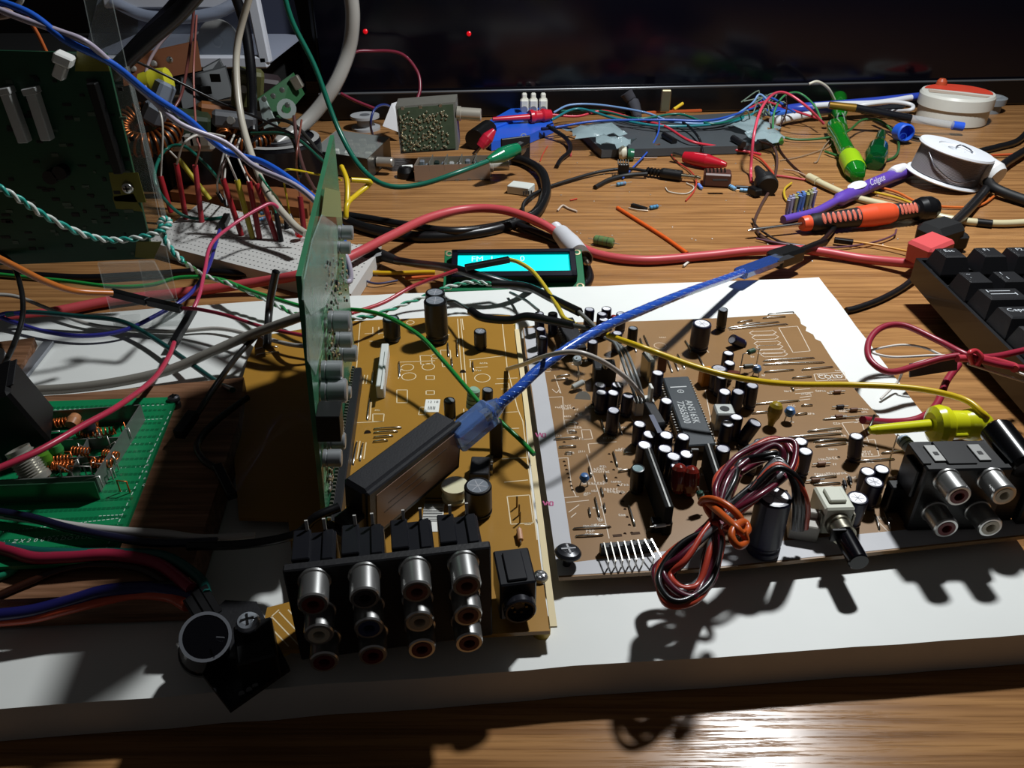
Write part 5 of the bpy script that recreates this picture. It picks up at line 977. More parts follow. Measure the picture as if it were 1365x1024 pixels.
# ivory cable with black tape, precision screwdriver
o = W('ivory_cable', 'thick ivory cable running behind the orange and black screwdriver', [(1083, 238, .35), (1100, 247, .4), (1135, 262, .3), (1180, 273, .3), (1230, 284, .35), (1280, 294, .3), (1330, 298, .3), (1380, 296, .3)], .27, '#bcb391', cat='cable')
MB().cyl((1302, 296.5, .3), (1322, 298.5, .3), .3, n=12).build('black_tape', BLK, o); MB().cyl((1078, 236, .37), (1090, 242, .4), .34, n=10).build('cable_collar', wm('#bcb391'), o); MB().tube(spline([(1080, 237, .4), (1060, 228, .3), (1045, 226, .2)], 5), .07, 6).build('bare_core', mat('#c9a890', .35, .4), o)
W('yellow_wire', 'short yellow wire curl in front of the black plug', [(1055, 244, .2), (1046, 252, .25), (1046, 262, .2), (1051, 270, .1)], .1, '#b89a2a')
W('orange_wire', 'orange wire curving under the solder spool', [(1162, 247, .3), (1195, 256, .25), (1225, 270, .25), (1265, 276, .2), (1305, 274, .2), (1330, 258, .2)], .1, '#c0622a'); W('yellow_wire', 'yellow wire leading under the screwdriver handle to the black power plug', [(1160, 255, .3), (1200, 265, .3), (1235, 280, .3), (1268, 292, .3)], .1, '#b8962a')
sd = T('precision_screwdriver', 'orange and black precision screwdriver lying on the desk', 'screwdriver', G(1150, 290, .1))
s0_, s1_ = G(1000, 307, .62), G(1246, 277, 1.0); sdv = s1_-s0_; SL = sdv.length
def sdp(t): return s0_+sdv*t
MB().cyl(sdp(0), sdp(.28), .13, n=12).build('shaft', STEEL, sd); MB().cyl(sdp(-.012), sdp(0.02), .05, .14, 10).build('tip', STEEL, sd)
ORG_ = mat('#d8502c', .4); MB().lathe([(0, SL*.27), (.5, SL*.27), (.56, SL*.29), (.56, SL*.31), (.4, SL*.315)], s0_, sdv, 22).build('nose_ring', ORG_, sd)
MB().lathe([(.45, SL*.305), (.66, SL*.33), (.62, SL*.42), (.7, SL*.55), (.72, SL*.57), (.5, SL*.58)], s0_, sdv, 24).build('front_grip', mat('#17171a', .5), sd)
MB().lathe([(.55, SL*.55), (.76, SL*.57), (.84, SL*.65), (.78, SL*.74), (.6, SL*.78)], s0_, sdv, 24).build('middle_grip', ORG_, sd)
MB().lathe([(.6, SL*.755), (.68, SL*.77), (.58, SL*.86), (.55, SL*.89), (0, SL*.89)], s0_, sdv, 24).build('rear_grip', mat('#17171a', .5), sd)
MB().lathe([(.5, SL*.885), (.8, SL*.9), (.92, SL*.93), (.9, SL*.97), (.7, SL*1.0), (0, SL*1.005)], s0_, sdv, 24).build('end_cap', mat('#0e0e10', .3), sd)
gd = Vector((0, -.75, .66)); gd = (gd-sdv.normalized()*gd.dot(sdv.normalized())).normalized()
def rib(t, r_):
    x = sdv.normalized(); y = gd.cross(x); M = Matrix((x, y, gd)).transposed().to_4x4(); M.translation = sdp(t)+gd*r_
    MB(M @ Matrix.Diagonal((.16, .42, .09, 1))).lathe([(0, -1), (.7, -.7), (1, 0), (.7, .7), (0, 1)], n=12).build('grip_rib', mat('#c0604c', .5), sd)
for i in range(8): rib(.365+i*.027, .63)
for i in range(5): rib(.785+i*.02, .6)
pw = T('power_plug', 'black moulded plug beside the red plug at the keyboard corner', 'plug', G(1255, 315, .2)); MB().beam((1232, 318, 1.0), (1272, 306, 1.2), 2.2, 1.7, .45).build('plug_body', RUB, pw); MB().beam((1268, 318, .7), (1278, 325, .7), 1.6, 1.2, .35).build('strain_relief', RUB, pw)
rc = T('red_cable', 'long thick red cable crossing the desk to a moulded red plug by the keyboard', 'cable', G(900, 345, .3))
MB().tube(spline([(-30, 428, .4), (60, 418, .4), (150, 401, .4), (260, 388, .4), (345, 376, .8), (400, 366, 1.5), (460, 345, 1.8), (520, 315, 1.7), (570, 291, 1.6), (620, 279, 1.5), (670, 280, 1.5), (720, 297, 1.2), (760, 322, .5), (800, 340, .35), (860, 347, .35), (940, 341, .35), (1010, 334, .5), (1080, 334, .5), (1150, 345, .4), (1222, 352, .8)], 9), .31, 12).build('cable_jacket', mat('#b04348', .4), rc)
MB().beam((1218, 352, .8), (1232, 336, 1.2), 1.0, 1.1, .2).build('plug_neck', mat('#c04a4c', .4), rc); MB().beam((1222, 341, 1.6), (1256, 327, 1.9), 1.9, 1.5, .2).build('plug_body', mat('#c04a4c', .4), rc)
# ---------------------------------------------------------------- keyboard
kA, kB = G(1221, 344, 2.9), G(1356, 482, 2.3)
ky = (kA-kB); ky.z = 0; ky.normalize(); kx_ = Vector((ky.y, -ky.x, 0)); MKB = Matrix((kx_, ky, Vector((0, 0, 1)))).transposed().to_4x4(); MKB.translation = Vector((kA.x, kA.y, 0))
KB = T('keyboard', 'black mechanical keyboard at the right frame edge with white key legends', 'keyboard', Vector((kA.x+5, kA.y-6, 0)))
def kbz(y): return 2.9+y*.04
def kbo(y): return 1.5+y*.085
KL, KW = 15.0, 17.0
m = MB(MKB)
prof = [(0, .12, 2.9), (-KL, .12, kbz(-KL))]
def frame(x0, x1, y0, y1):
    P = [(x0, y0), (x1, y0), (x1, y1), (x0, y1)]
    m.add([(x, y, kbo(y)) for x, y in P]+[(x, y, kbz(y)) for x, y in P], [(3, 2, 1, 0), (4, 5, 6, 7), (0, 1, 5, 4), (1, 2, 6, 5), (2, 3, 7, 6), (3, 0, 4, 7)])
frame(0, .2, -KL, 0); frame(.2, KW, -.3, 0); frame(.2, KW, -KL, -KL+.4)
m.build('case_rim', mat('#101013', .35, coat=.2), KB)
m = MB(MKB); P = [(.18, -KL+.38), (KW, -KL+.38), (KW, -.28), (.18, -.28)]
m.add([(x, y, kbo(y)) for x, y in P]+[(x, y, kbz(y)-.5) for x, y in P], [(3, 2, 1, 0), (4, 5, 6, 7), (0, 1, 5, 4), (1, 2, 6, 5), (2, 3, 7, 6), (3, 0, 4, 7)]); m.build('case_plate', mat('#0c0c0e', .5), KB)
for x in (2.2, 12.0): MB(MKB).box((x, -2.0, .68), (1.4, .5, 1.32), .05).build('folding_foot', BLK, KB)
KC = mat('#121215', .42, bump=.1, scale=1500); LG = mat('#b9bec2', .5)
def keycap(w_):
    def mk():
        m = MB(); hx, hy = w_/2-.04, .91; tx, ty = w_/2-.36, .58; o_ = .1
        lv = [(hx, hy, 0, 0), (hx-.02, hy-.02, .1, 0), (tx+.05, ty+.05, .98, o_), (tx-.06, ty-.06, 1.05, o_)]
        vs = []
        for (a_, b_, z, yo) in lv: vs += [(-a_, -b_+yo, z), (a_, -b_+yo, z), (a_, b_+yo, z), (-a_, b_+yo, z)]
        fs = [(0, 3, 2, 1)]
        for l in range(3):
            for k in range(4): fs.append((l*4+k, l*4+(k+1) % 4, (l+1)*4+(k+1) % 4, (l+1)*4+k))
        fs.append((12, 13, 14, 15)); m.add(vs, fs); return m.build('keycap', KC, org=Vector())
    return mk
def key(x, y, w_, txts=()):
    M = MKB @ Matrix.Translation((x, y, kbz(y)-.05)); o = inst(('key', w_), keycap(w_), KB, M); ORG[o] = M.translation.copy()
    for (s_, dx, dy, sz) in txts:
        t = text('key_legend', s_, sz, M @ Vector((dx, dy*.85+.1, 1.054)), LG, KB, xd=kx_, yd=ky, align='LEFT')
        t.parent = o; t.matrix_basis = o.matrix_basis.inverted() @ t.matrix_basis
r0, r1, r2, r3, r4, r5 = -1.45, -4.45, -6.35, -8.25, -10.15, -12.05
key(1.15, r0, 1.8, [('Esc', -.35, .2, .44)])
for i, s_ in enumerate(('F1', 'F2', 'F3', 'F4')): key(3.4+i*1.9, r0, 1.8, [(s_, -.3, .25, .42)])
for i, (a_, b_) in enumerate((('~', '`'), ('!', '1'), ('@', '2'), ('#', '3'), ('$', '4'), ('%', '5'), ('^', '6'))): key(1.0+i*1.9, r1, 1.8, [(a_, -.4, .35, .42), (b_, -.4, -.3, .42)])
key(1.5, r2, 2.6); 
m = MB(MKB @ Matrix.Translation((1.5, r2, kbz(r2)-.05)))
m.box((-.1, .36, 1.056), (1.1, .05, .006)); m.box((-.1, .02, 1.056), (1.3, .05, .006)); m.box((-.75, .36, 1.056), (.06, .28, .006)); m.box((.6, .02, 1.056), (.06, .28, .006)); m.build('key_legend', LG, KB)
for i, s_ in enumerate('QWERTY'): key(3.8+i*1.9, r2, 1.8, [(s_, -.4, .3, .5)])
key(1.75, r3, 3.1, [('Caps Lock', -1.05, .2, .46)])
for i, s_ in enumerate('ASDFG'): key(4.3+i*1.9, r3, 1.8, [(s_, -.4, .3, .5)])
key(2.25, r4, 4.1, [('Shift', -1.5, .2, .46)])
for i, s_ in enumerate('ZXCV'): key(5.3+i*1.9, r4, 1.8, [(s_, -.4, .3, .5)])
key(1.3, r5, 2.3, [('Ctrl', -.75, .2, .44)])
for i in range(4): key(4.0+i*2.4, r5, 2.3)
W('black_cable', 'black keyboard cable curving along the desk beside the keyboard side', [(1222, 368, .4), (1200, 385, .25), (1172, 400, .22), (1142, 411, .2), (1128, 414, .2)], .2, '#141416', cat='cable')
o = W('orange_jumper', 'orange jumper wire with black plug running to the red moulded plug', [(1136, 322, .35), (1165, 326, .3), (1195, 332, .3), (1224, 338, .4)], .08, '#c08a3a', [((1112, 320, .35), (1137, 323, .35), .35)])
W('purple_wire', 'dark purple wire arc on the desk below the precision screwdriver', [(1008, 318, .2), (1050, 326, .2), (1110, 330, .2), (1160, 324, .25), (1190, 314, .3), (1195, 306, .4)], .07, '#5a3a48')
W('brown_wire', 'black and brown wire pair dropping from the screwdriver tip', [(1003, 292, .3), (1012, 305, .25), (1040, 322, .2), (1075, 328, .2)], .08, '#2a2220')

# ---------------------------------------------------------------- black cable loop, plugs and debris on the open desk
W('black_cable', 'thick black cable looping from behind the tuner back past the white connector housing', [(672, 208, .6), (700, 215, .5), (722, 230, .5), (728, 255, .4), (718, 280, .35), (700, 292, .3), (650, 308, .3), (580, 316, .3), (520, 312, .35), (470, 298, .4), (440, 280, .5)], .42, '#101011', cat='cable')
W('black_cable', 'second thick black cable running left under the red cable', [(700, 290, .3), (660, 302, .35), (600, 308, .7), (540, 300, .5), (480, 290, .4), (440, 285, .5)], .3, '#111113', cat='cable')
W('black_cable', 'black cable passing behind and round the display module', [(690, 300, .35), (740, 320, .3), (770, 335, .3), (785, 362, .3), (784, 376, .3), (765, 385, .35), (730, 388, .5), (690, 382, 2.4), (640, 368, 3.2), (600, 357, 3.0), (560, 352, 1.4), (528, 347, .9)], .26, '#0f0f11', cat='cable')
uc = T('micro_usb_plug', 'black slim cable plug with pale tip lying beside the breadboard', 'plug', G(505, 340, .5)); MB().beam((482, 346, .7), (510, 338, .75), 1.2, .7, .15).build('plug_body', BLK, uc); MB().cyl((508, 340, .75), (534, 349, .75), .4, .25, 12).build('strain_relief', RUB, uc); MB().beam((474, 330, .6), (505, 333, .65), .9, .15).build('pale_tape', mat('#a5a59a', .5), uc)
aj = T('audio_plug', 'black audio jack plug with silver tip and thin black twin cable', 'plug', G(895, 235, .3)); MB().lathe([(0, 0), (.28, 0)]+[x for k in range(4) for x in ((.36, .12+k*.3), (.26, .22+k*.3))]+[(.42, 1.3), (.46, 1.5), (.46, 3.0), (.38, 3.1), (0, 3.1)], G(862, 228, .48), G(905, 234, .48)-G(862, 228, .48), 18).build('plug_body', BLK, aj)
MB().lathe([(0, 0), (.22, 0), (.22, .45), (.17, .47), (.17, .52), (.2, .55), (.2, 1.1), (.14, 1.15), (.2, 1.3), (.1, 1.6), (0, 1.65)], G(908, 234.5, .48), G(940, 238, .45)-G(908, 234.5, .48), 16).build('plug_tip', mat('#c9bfa5', .2, 1), aj)
MB().tube(spline([(863, 228, .45), (835, 225, .4), (800, 229, .3), (760, 240, .25), (725, 252, .25), (702, 266, .6), (697, 280, .3), (705, 294, .25), (730, 306, .3), (742, 312, .4)], 8), .14, 7).build('cable', RUB, aj); MB().tube(spline([(863, 232, .4), (835, 234, .25), (812, 240, .2), (793, 250, .18)], 8), .2, 7).build('cable', RUB, aj)
wr = T('phono_plug', 'white moulded phono plug lying on the desk behind the display', 'plug', G(768, 328, .5)); a_, b_ = G(740, 303, .75), G(772, 339, .85)
MB().lathe([(0, 0), (.35, 0)]+[x for k in range(3) for x in ((.45, .1+k*.35), (.36, .25+k*.35))]+[(.62, 1.3), (.66, 2.4), (.72, 3.3), (.66, (b_-a_).length), (0, (b_-a_).length)], a_, b_-a_, 22).build('plug_body', mat('#b9babe', .4), wr)
c_d = (b_-a_).normalized(); MB().lathe([(0, 0), (.62, 0), (.62, 1.0), (.55, 1.0), (.55, .2), (0, .2)], b_-c_d*.05, c_d, 20).build('plug_shell', mat('#8a8078', .3, .6), wr); MB().lathe([(0, 0), (.22, 0), (.22, 1.5), (.12, 1.75), (0, 1.8)], b_, c_d, 14).build('centre_pin', mat('#a59a88', .25, 1), wr)
def axl(name, label, p, q, r, c, bands=(), ext=.4, cat='resistor'):
    o = axial(name, p, q, r, c, bands, ext, None); return tag(o, label, cat)
axl('power_resistor', 'green banded power resistor lying by the white phono plug', (792, 319, .35), (818, 324, .35), .33, '#4f6a3c', ((.25, '#2c3a24'), (.5, '#6a5a2a'), (.7, '#2c3a24')), .45)
axl('resistor', 'blue resistor beside the fragment of black part, mid desk', (866, 277, .18), (877, 275, .18), .16, '#3f7aa0', ((.3, '#1a2a3a'), (.7, '#1a2a3a')), .3); axl('resistor', 'blue resistor with a pale lead left of the audio plug', (822, 246, .18), (834, 244, .18), .15, '#4f7a98', ((.3, '#1a2a3a'), (.7, '#8a3a2a')), .6)
axl('resistor', 'blue resistor left of the black cone plug', (971, 247, .18), (980, 252, .18), .17, '#6a9ac0', ((.4, '#2a3a5a'),), .3); axl('resistor', 'second blue resistor nearer the black cone plug', (986, 253, .18), (998, 254, .18), .14, '#6a9ac0', ((.4, '#2a3a5a'),), .3); axl('resistor', 'tiny blue resistor under the audio plug tip', (931, 246, .16), (935, 251, .16), .15, '#5a7ac0', (), .25)
axl('resistor', 'dark resistor between the two blue ones by the cone plug', (980, 249, .18), (998, 250, .18), .13, '#1a1a1c', (), .3)
o = MB().beam((842, 273, .15), (862, 279, .15), .35, .25, .05).build('black_fragment', [BLK]); tag(o, 'small black component fragment lying on the desk beside a blue resistor', 'fragment'); MB().tube([G(838, 277, .1), G(850, 280, .12), G(864, 281, .1)], .06, 5).build('bare_lead', mat('#c9b9a5', .4, .4), o)
W('orange_strip', 'flat orange insulation strip lying diagonally on the open desk', [(823, 277, .12), (850, 294, .12), (885, 316, .12), (916, 338, .12)], .15, '#c8541c'); W('wire_clipping', 'short white wire clipping beside the red cable', [(911, 355, .1), (918, 349, .1), (929, 342, .1)], .09, '#c9c4ba'); W('wire_clipping', 'bent white wire clipping on the desk above the phono plug', [(743, 281, .1), (750, 274, .12), (758, 278, .1), (769, 282, .1)], .08, '#b9a898')
W('wire_clipping', 'tiny red wire clipping mid desk', [(760, 267, .08), (769, 265, .08)], .06, '#b53a2a'); W('wire_clipping', 'thin orange-red wire clipping near the green clip', [(720, 215, .08), (724, 205, .1), (730, 195, .08)], .05, '#b5402a'); W('wire_clipping', 'short red and white wire clipping left of the grey slab', [(761, 197, .08), (761, 208, .08)], .08, '#b54a4a')
W('orange_red_wire', 'thin red wire crossing from the slab to the audio plug', [(890, 199, .2), (902, 215, .15), (920, 228, .2), (928, 240, .3), (925, 255, .12), (914, 268, .08)], .07, '#a8382c'); W('glass_thread', 'thin clear glassy loop of stripped lead under the audio plug', [(887, 250, .1), (893, 256, .1), (915, 258, .1), (925, 250, .1), (915, 244, .1)], .05, '#b9b2a5')
W('red_wire', 'red stripped wire pair near the black cone plug', [(1000, 205, .2), (1014, 212, .25), (1026, 225, .2), (1034, 236, .2)], .1, '#b8462f'); W('red_wire', 'short red wire passing behind the black cone plug toward the ivory cable', [(1034, 234, .15), (1050, 236, .15), (1075, 240, .1)], .1, '#a83a3f')
co = T('choke_coil', 'small white and green choke coil with two bare leads beside the slab', 'coil', G(832, 208, .2)); MB().lathe([(0, 0), (.5, 0), (.65, .3), (.5, .7), (0, .75)], G(825, 204, .6), (1, -.1, .1), 16).build('white_end', mat('#b9b4a0', .4), co); MB().lathe([(0, 0), (.5, .05), (.55, .3), (.5, .6), (0, .65)], G(836, 206, .55), (1, -.1, 0), 16).build('green_winding', mat('#1f5a40', .3), co); MB().tube([G(840, 200, .8), G(860, 196, .5), G(880, 192, .9)], .07, 5).build('lead', mat('#b5806a', .3, .8), co); MB().tube([G(842, 211, .3), G(876, 210, .2)], .07, 5).build('lead', mat('#b5a090', .3, .8), co)
ic = T('loose_chip', 'small black chip standing on its legs behind the audio cable', 'chip', G(830, 230, .1)); MB().box(G(831, 225, .7), (.9, .5, .9), .05).build('chip_body', BLK, ic)
for i in range(5): MB().cyl(G(824+i*3.4, 219, 1.2), G(824+i*3.4, 213, 1.3), .05, n=5).build('chip_leg', TIN, ic)
bh = T('pin_socket', 'brown multi-pin socket lying on the desk in front of the red crocodile clip', 'connector', G(955, 240, .2)); MB().beam((938, 236, .6), (974, 238, .6), 1.6, 1.1, .12).build('socket_body', mat('#4a2c24', .45), bh); MB().beam((950, 240, 1.18), (970, 240, 1.18), .4, .05).build('socket_slot', mat('#120a08', .6), bh)
for i in range(6): MB().cyl(G(942+i*5, 231, 1.1), G(941+i*5, 224, 1.5), .07, n=6).build('socket_pin', mat('#2a2624', .4, .5), bh)
o = MB().lathe([(0, 0), (.8, 0), (.9, .3), (.85, 1.2), (.5, 1.8), (.42, 2.6), (.25, 3.6), (0, 3.7)], G(1024, 250, .75), G(1003, 213, 1.4)-G(1024, 250, .75), 18).build('cone_plug', [RUB]); tag(o, 'black cone-shaped rubber plug lying on the desk near the tall red wire', 'plug'); MB().beam((1000, 252, .4), (1012, 258, .4), .7, .6, .1).build('plug_foot', BLK, o)
m = MB(); rd = random.Random(31)
for i in range(60):
    p = G(rd.uniform(700, 1200), rd.uniform(200, 350), .04); m.lathe([(0, -.03), (.06, 0), (0, .05)], p, (0, 0, 1), 5)
o = m.build('solder_crumbs', mat('#a8a5a0', .35, .7)); tag(o, 'tiny grey solder crumbs scattered over the open desk', 'crumbs', kind='stuff')
tw = MB().tube(spline([GY(834, 122, 89), GY(845, 140, 88.5), G(850, 158, 1)], 5), [.9, .8, .8, .8, .7, .7, .6, .6, .5, .5, .4], 8).build('cable_bundle_end', [mat('#3a3a40', .6)]); tag(tw, 'grey sleeved cable end hanging in front of the monitor behind the slab', 'cable')
hk = T('header_strip', 'small bright metal header with a yellow stub standing behind the slab', 'connector', G(888, 148, .1)); MB().box(GY(887, 134, 86), (1.0, .6, 2.2), .1).build('metal_body', mat('#a59a7a', .3, .9), hk); MB().beam((862, 150, .7), (935, 147, .7), .3, .2).build('orange_rod', mat('#b5542a', .4), hk); MB().cyl((898, 146, .9), (910, 138, 1.3), .18, n=8).build('yellow_stub', mat('#c9a82a', .4), hk)

# ---------------------------------------------------------------- cables and wires hanging at the left and back
W('grey_cable', 'thick light grey cable hanging in an arc in front of the monitor', [(466, -20, 70), (470, 25, 70), (464, 70, 70), (445, 115, 69), (415, 155, 68), (380, 185, 66), (350, 205, 64)], .6, '#8f8d88', cat='cable')
W('green_wire', 'long dark green wire sweeping from the top down to the green crocodile clip', [(375, -20, 60), (390, 30, 60), (420, 90, 60), (450, 170, 59), (480, 222, 57), (515, 247, 55.5), (560, 246, 56), (610, 230, 57), (650, 215, 59)], .19, '#0f5a48')
W('ivory_cable', 'thin ivory cable hanging from the top to the breadboard', [(337, -20, 60), (318, 50, 60), (315, 100, 59), (322, 160, 57), (340, 220, 54), (360, 262, 51), (392, 300, 49), (408, 312, 48)], .25, '#a8a294', cat='cable')
W('black_cable', 'glossy black cable hanging vertically right of the ivory cable', [(308, -20, 66), (325, 30, 66), (334, 90, 65), (336, 150, 64), (337, 175, 63)], .4, '#0a0a0e', cat='cable')
W('black_cable', 'thick glossy black cable slanting from top centre down to the acrylic holder', [(275, -25, 50), (240, 15, 50), (200, 50, 49.5), (165, 82, 49), (150, 100, 49)], .5, '#08080c', cat='cable'); W('black_cable', 'second thinner black cable beside the slanting thick one', [(255, -25, 51), (225, 12, 51), (190, 48, 50), (160, 80, 50)], .3, '#0b0b12', cat='cable')
W('blue_wire', 'bright blue wire sweeping from the upper left corner to the upright green board', [(-20, -5, 36), (40, 18, 36), (90, 55, 36), (150, 85, 37), (200, 125, 38), (250, 158, 39), (300, 200, 40), (350, 216, 39.5), (395, 245, 38), (440, 285, 36), (457, 312, 35), (454, 350, 34), (443, 372, 33)], .16, '#1f55b8')
W('lilac_wire', 'lilac-white wire twisting along the bright blue wire', [(-20, 5, 35.8), (30, 25, 35.8), (80, 42, 36), (118, 58, 36.2), (160, 95, 37.4), (200, 130, 38.2), (240, 165, 38.6), (300, 190, 39.4), (340, 222, 39), (395, 248, 37.6), (430, 280, 36), (452, 325, 34.6), (464, 350, 34), (466, 375, 33.5), (448, 372, 33)], .14, '#a59cac')
W('white_wire', 'thin white wire hook at the very top left', [(30, -15, 38), (28, 0, 38), (20, 10, 38)], .12, '#b5b5b0'); W('tan_wire', 'thin tan twisted wire at the top left corner', [(-15, 10, 37), (10, 14, 37), (14, 20, 37), (-15, 26, 37)], .1, '#a58a78'); W('orange_wire', 'short orange wire behind the large green board', [(36, 22, 44), (50, 45, 44), (62, 70, 44)], .1, '#a8562a')
W('pink_wire', 'pinkish wire hanging from the top over the brown board', [(262, -20, 64), (245, 20, 64), (212, 60, 63), (196, 90, 62), (194, 120, 61)], .12, '#8a7a80'); W('red_brown_wire', 'red-brown wire hanging over the grey slotted bracket', [(258, -20, 68), (257, 30, 68), (250, 85, 67), (242, 125, 66), (232, 145, 65)], .12, '#6a3a36')
W('black_wire', 'thin straight black wire crossing the back left clutter', [(182, 82, 56), (220, 100, 57), (290, 135, 58), (350, 160, 58), (400, 185, 57), (440, 215, 55)], .09, '#0c0a0c')
W('green_wire', 'teal green wire loop around the left end of the breadboard', [(300, 290, 1.1), (268, 292, 1.1), (240, 285, 1.6), (215, 260, 3.2), (206, 232, 4.4), (220, 200, 5), (245, 195, 5.2), (275, 220, 4), (300, 250, 2)], .12, '#12584a', [((303, 288, 1.3), (296, 302, 1.2), .45)])
W('pink_red_wire', 'pinkish red wire from a black plug rising over the breadboard to the red lamp', [(256, 416, 2.4), (266, 392, 2.8), (273, 360, 3.0), (282, 325, 3.4), (310, 300, 3.6), (345, 278, 4.0), (364, 272, 4.0), (380, 290, 3), (398, 312, 1.9)], .11, '#b03a58', [((258, 412, 2.4), (232, 457, 2.1), .36)])
W('red_wire', 'red wire from the black plug down across the green perforated board to the left edge', [(232, 457, 2.2), (225, 475, 2.6), (205, 505, 3.6), (160, 540, 5.4), (110, 568, 6.0), (50, 602, 6.2), (-20, 632, 6.2)], .12, '#b03048')
W('blue_wire', 'blue-violet wire from the black plug on the breadboard down to the left edge', [(293, 305, 1.5), (286, 330, 2.0), (276, 360, 2.4), (250, 395, 2.4), (200, 425, 2.2), (160, 442, 2.0), (110, 448, 1.9), (60, 442, 1.9), (20, 430, 2.0), (0, 422, 2.2), (8, 418, 2.4), (30, 418, 2.4)], .12, '#2f2f80')
W('teal_wire', 'dark teal wire from the left edge over the white panel to the dark board', [(8, 420, 2.4), (40, 416, 2.4), (110, 422, 2.3), (160, 428, 2.2), (200, 448, 2.1), (250, 482, 2.2), (290, 510, 2.6), (310, 520, 3.3)], .13, '#123f3c')
W('white_wire', 'off-white to grey wire lying across the back of the white panel', [(-20, 392, 2.4), (20, 395, 2.2), (60, 410, 2.0), (110, 430, 1.8), (160, 438, 1.7), (230, 442, 1.7), (290, 438, 1.8), (340, 448, 2.0), (390, 460, 3.0), (430, 462, 3)], .11, '#a5a19a')
W('grey_cable', 'grey cable darkening to black, sweeping over the white panel under the green board', [(-20, 520, 1.9), (60, 520, 1.9), (140, 512, 2.0), (220, 495, 2.2), (280, 470, 2.8), (330, 448, 3.4), (390, 426, 4.4), (430, 410, 4.9)], .24, '#78756d', cat='cable')
W('black_wire', 'thin black wire from under the upright board down to a black clip on the laminate', [(345, 445, 3.2), (320, 470, 3.0), (290, 510, 3.4), (260, 555, 3.4), (240, 575, 3.4)], .13, '#161412', [((258, 552, 3.5), (238, 580, 3.4), .42)])
o = W('orange_wire', 'orange wire from the left edge to a pair of black plugs over the acrylic foot', [(-20, 335, 30), (20, 355, 31), (60, 375, 32), (100, 388, 33), (150, 391, 34)], .15, '#b8682a', [((148, 390, 3.4), (196, 402, 3.2), .38), ((198, 402, 3.2), (242, 412, 3.0), .38)])
W('red_wire', 'red wire leaving the right end of the paired black plugs', [(242, 411, 3.0), (262, 412, 3.0), (300, 420, 3.0), (350, 436, 3.0), (392, 445, 3.2), (430, 452, 3.2)], .1, '#8c2438')
W('green_wire', 'bright green wire running along the back edge behind the panel', [(-20, 364, 2.2), (40, 370, 2.2), (90, 375, 2.2), (150, 382, 2.2), (200, 380, 2.2), (240, 370, 2.4), (290, 372, 2.6), (340, 390, 3), (392, 406, 3.6), (430, 416, 3.8)], .12, '#1f8a3c')
W('black_cable', 'black cable pair lying along the back edge behind the acrylic foot', [(-20, 362, .3), (60, 368, .3), (120, 370, .3), (200, 366, .3), (270, 362, .3), (330, 366, .3), (375, 368, .3)], .25, '#0d0d10', cat='cable')
W('black_wire', 'vertical black wire standing near the upright green board', [(368, 362, 5.6), (362, 390, 4.4), (358, 420, 3.2), (356, 462, 2.7)], .2, '#1a1a1a')
W('black_wire', 'thin black wire looping down the left edge over the laminate', [(-15, 330, 5), (15, 350, 4.6), (28, 385, 4.2), (30, 420, 3.6), (20, 455, 3.2), (0, 498, 3.6)], .13, '#141414')
twist('teal_white_pair', 'teal and white twisted pair in front of the large green board', [(-20, 240, 31), (20, 262, 31.5), (60, 288, 32.5), (110, 312, 34), (150, 320, 35), (190, 316, 35.5), (218, 306, 36), (226, 296, 36.5), (218, 292, 36.5), (214, 302, 36.3), (225, 328, 36), (245, 350, 35.6)], .085, ('#2f9a8c', '#c9cfc9'), 17)
twist('green_white_pair', 'green and white twisted pair ending under the upright green board', [(245, 350, 35.6), (270, 366, 2.9), (310, 380, 2.8), (350, 397, 2.6), (385, 415, 2.4), (420, 428, 2.6)], .075, ('#2f8a4a', '#c9cfc9'), 9)
# wires around the upright board on the right and over board A
W('green_wire', 'bright green wire running from the upright board over the amber board', [(462, 412, 4.4), (490, 415, 4.6), (520, 424, 4.8), (560, 448, 4.6), (590, 480, 4.2), (620, 515, 4.0), (642, 540, 3.8), (670, 565, 3.2), (695, 588, 2.8), (712, 606, 2.7)], .1, '#11752a')
twist('green_white_pair', 'green and white twisted pair crossing behind the tallest capacitor', [(462, 426, 3.6), (500, 420, 3.4), (540, 405, 3.2), (575, 392, 3.2), (600, 382, 3.2), (630, 376, 3.2), (656, 379, 3.2)], .07, ('#2f8a6a', '#c0cac4'), 8)
o = W('black_lead', 'black lead with heat-shrink from the display corner to the brown board', [(656, 379, 3.2), (690, 380, 3.2), (710, 385, 3.2), (735, 398, 3.6), (772, 416, 4.2)], .22, '#0f0f10', cat='cable'); MB().tube(spline([(772, 416, 4.2), (785, 428, 4.3), (797, 440, 4.2)], 5), .11, 7).build('grey_core', wm('#6a6a66'), o)
o = W('black_lead', 'black lead with heat-shrink lying from the amber board to the brown board', [(627, 414, 3.6), (645, 424, 3.6), (680, 427, 3.7), (703, 422, 4.0), (735, 428, 4.0), (765, 434, 4.0)], .21, '#0f0f10', cat='cable'); MB().tube(spline([(765, 434, 4.0), (785, 438, 4.0), (800, 446, 3.9)], 5), .12, 7).build('grey_core', wm('#4a4a46'), o); MB().tube(spline([(627, 414, 3.6), (614, 406, 3.4), (604, 401, 3.3), (590, 402, 3.2)], 5), .07, 6).build('thin_end', wm('#3a4240'), o)
o = W('jumper_wire', 'red jumper wire with black plug lying across the cyan display', [(610, 360, 3.6), (590, 367, 3.4), (550, 382, 3.0), (510, 404, 2.8), (468, 418, 3.0)], .11, '#a52f38', [((620, 357, 3.7), (679, 346, 3.9), .32)]); MB().tube(spline([(679, 346, 3.9), (692, 350, 3.9), (710, 362, 3.7), (728, 385, 3.6), (745, 412, 3.9), (752, 424, 4.0), (768, 433, 3.9)], 7), .12, 7).build('yellow_lead', wm('#b5a02c'), o, label='yellow lead leaving the plug')
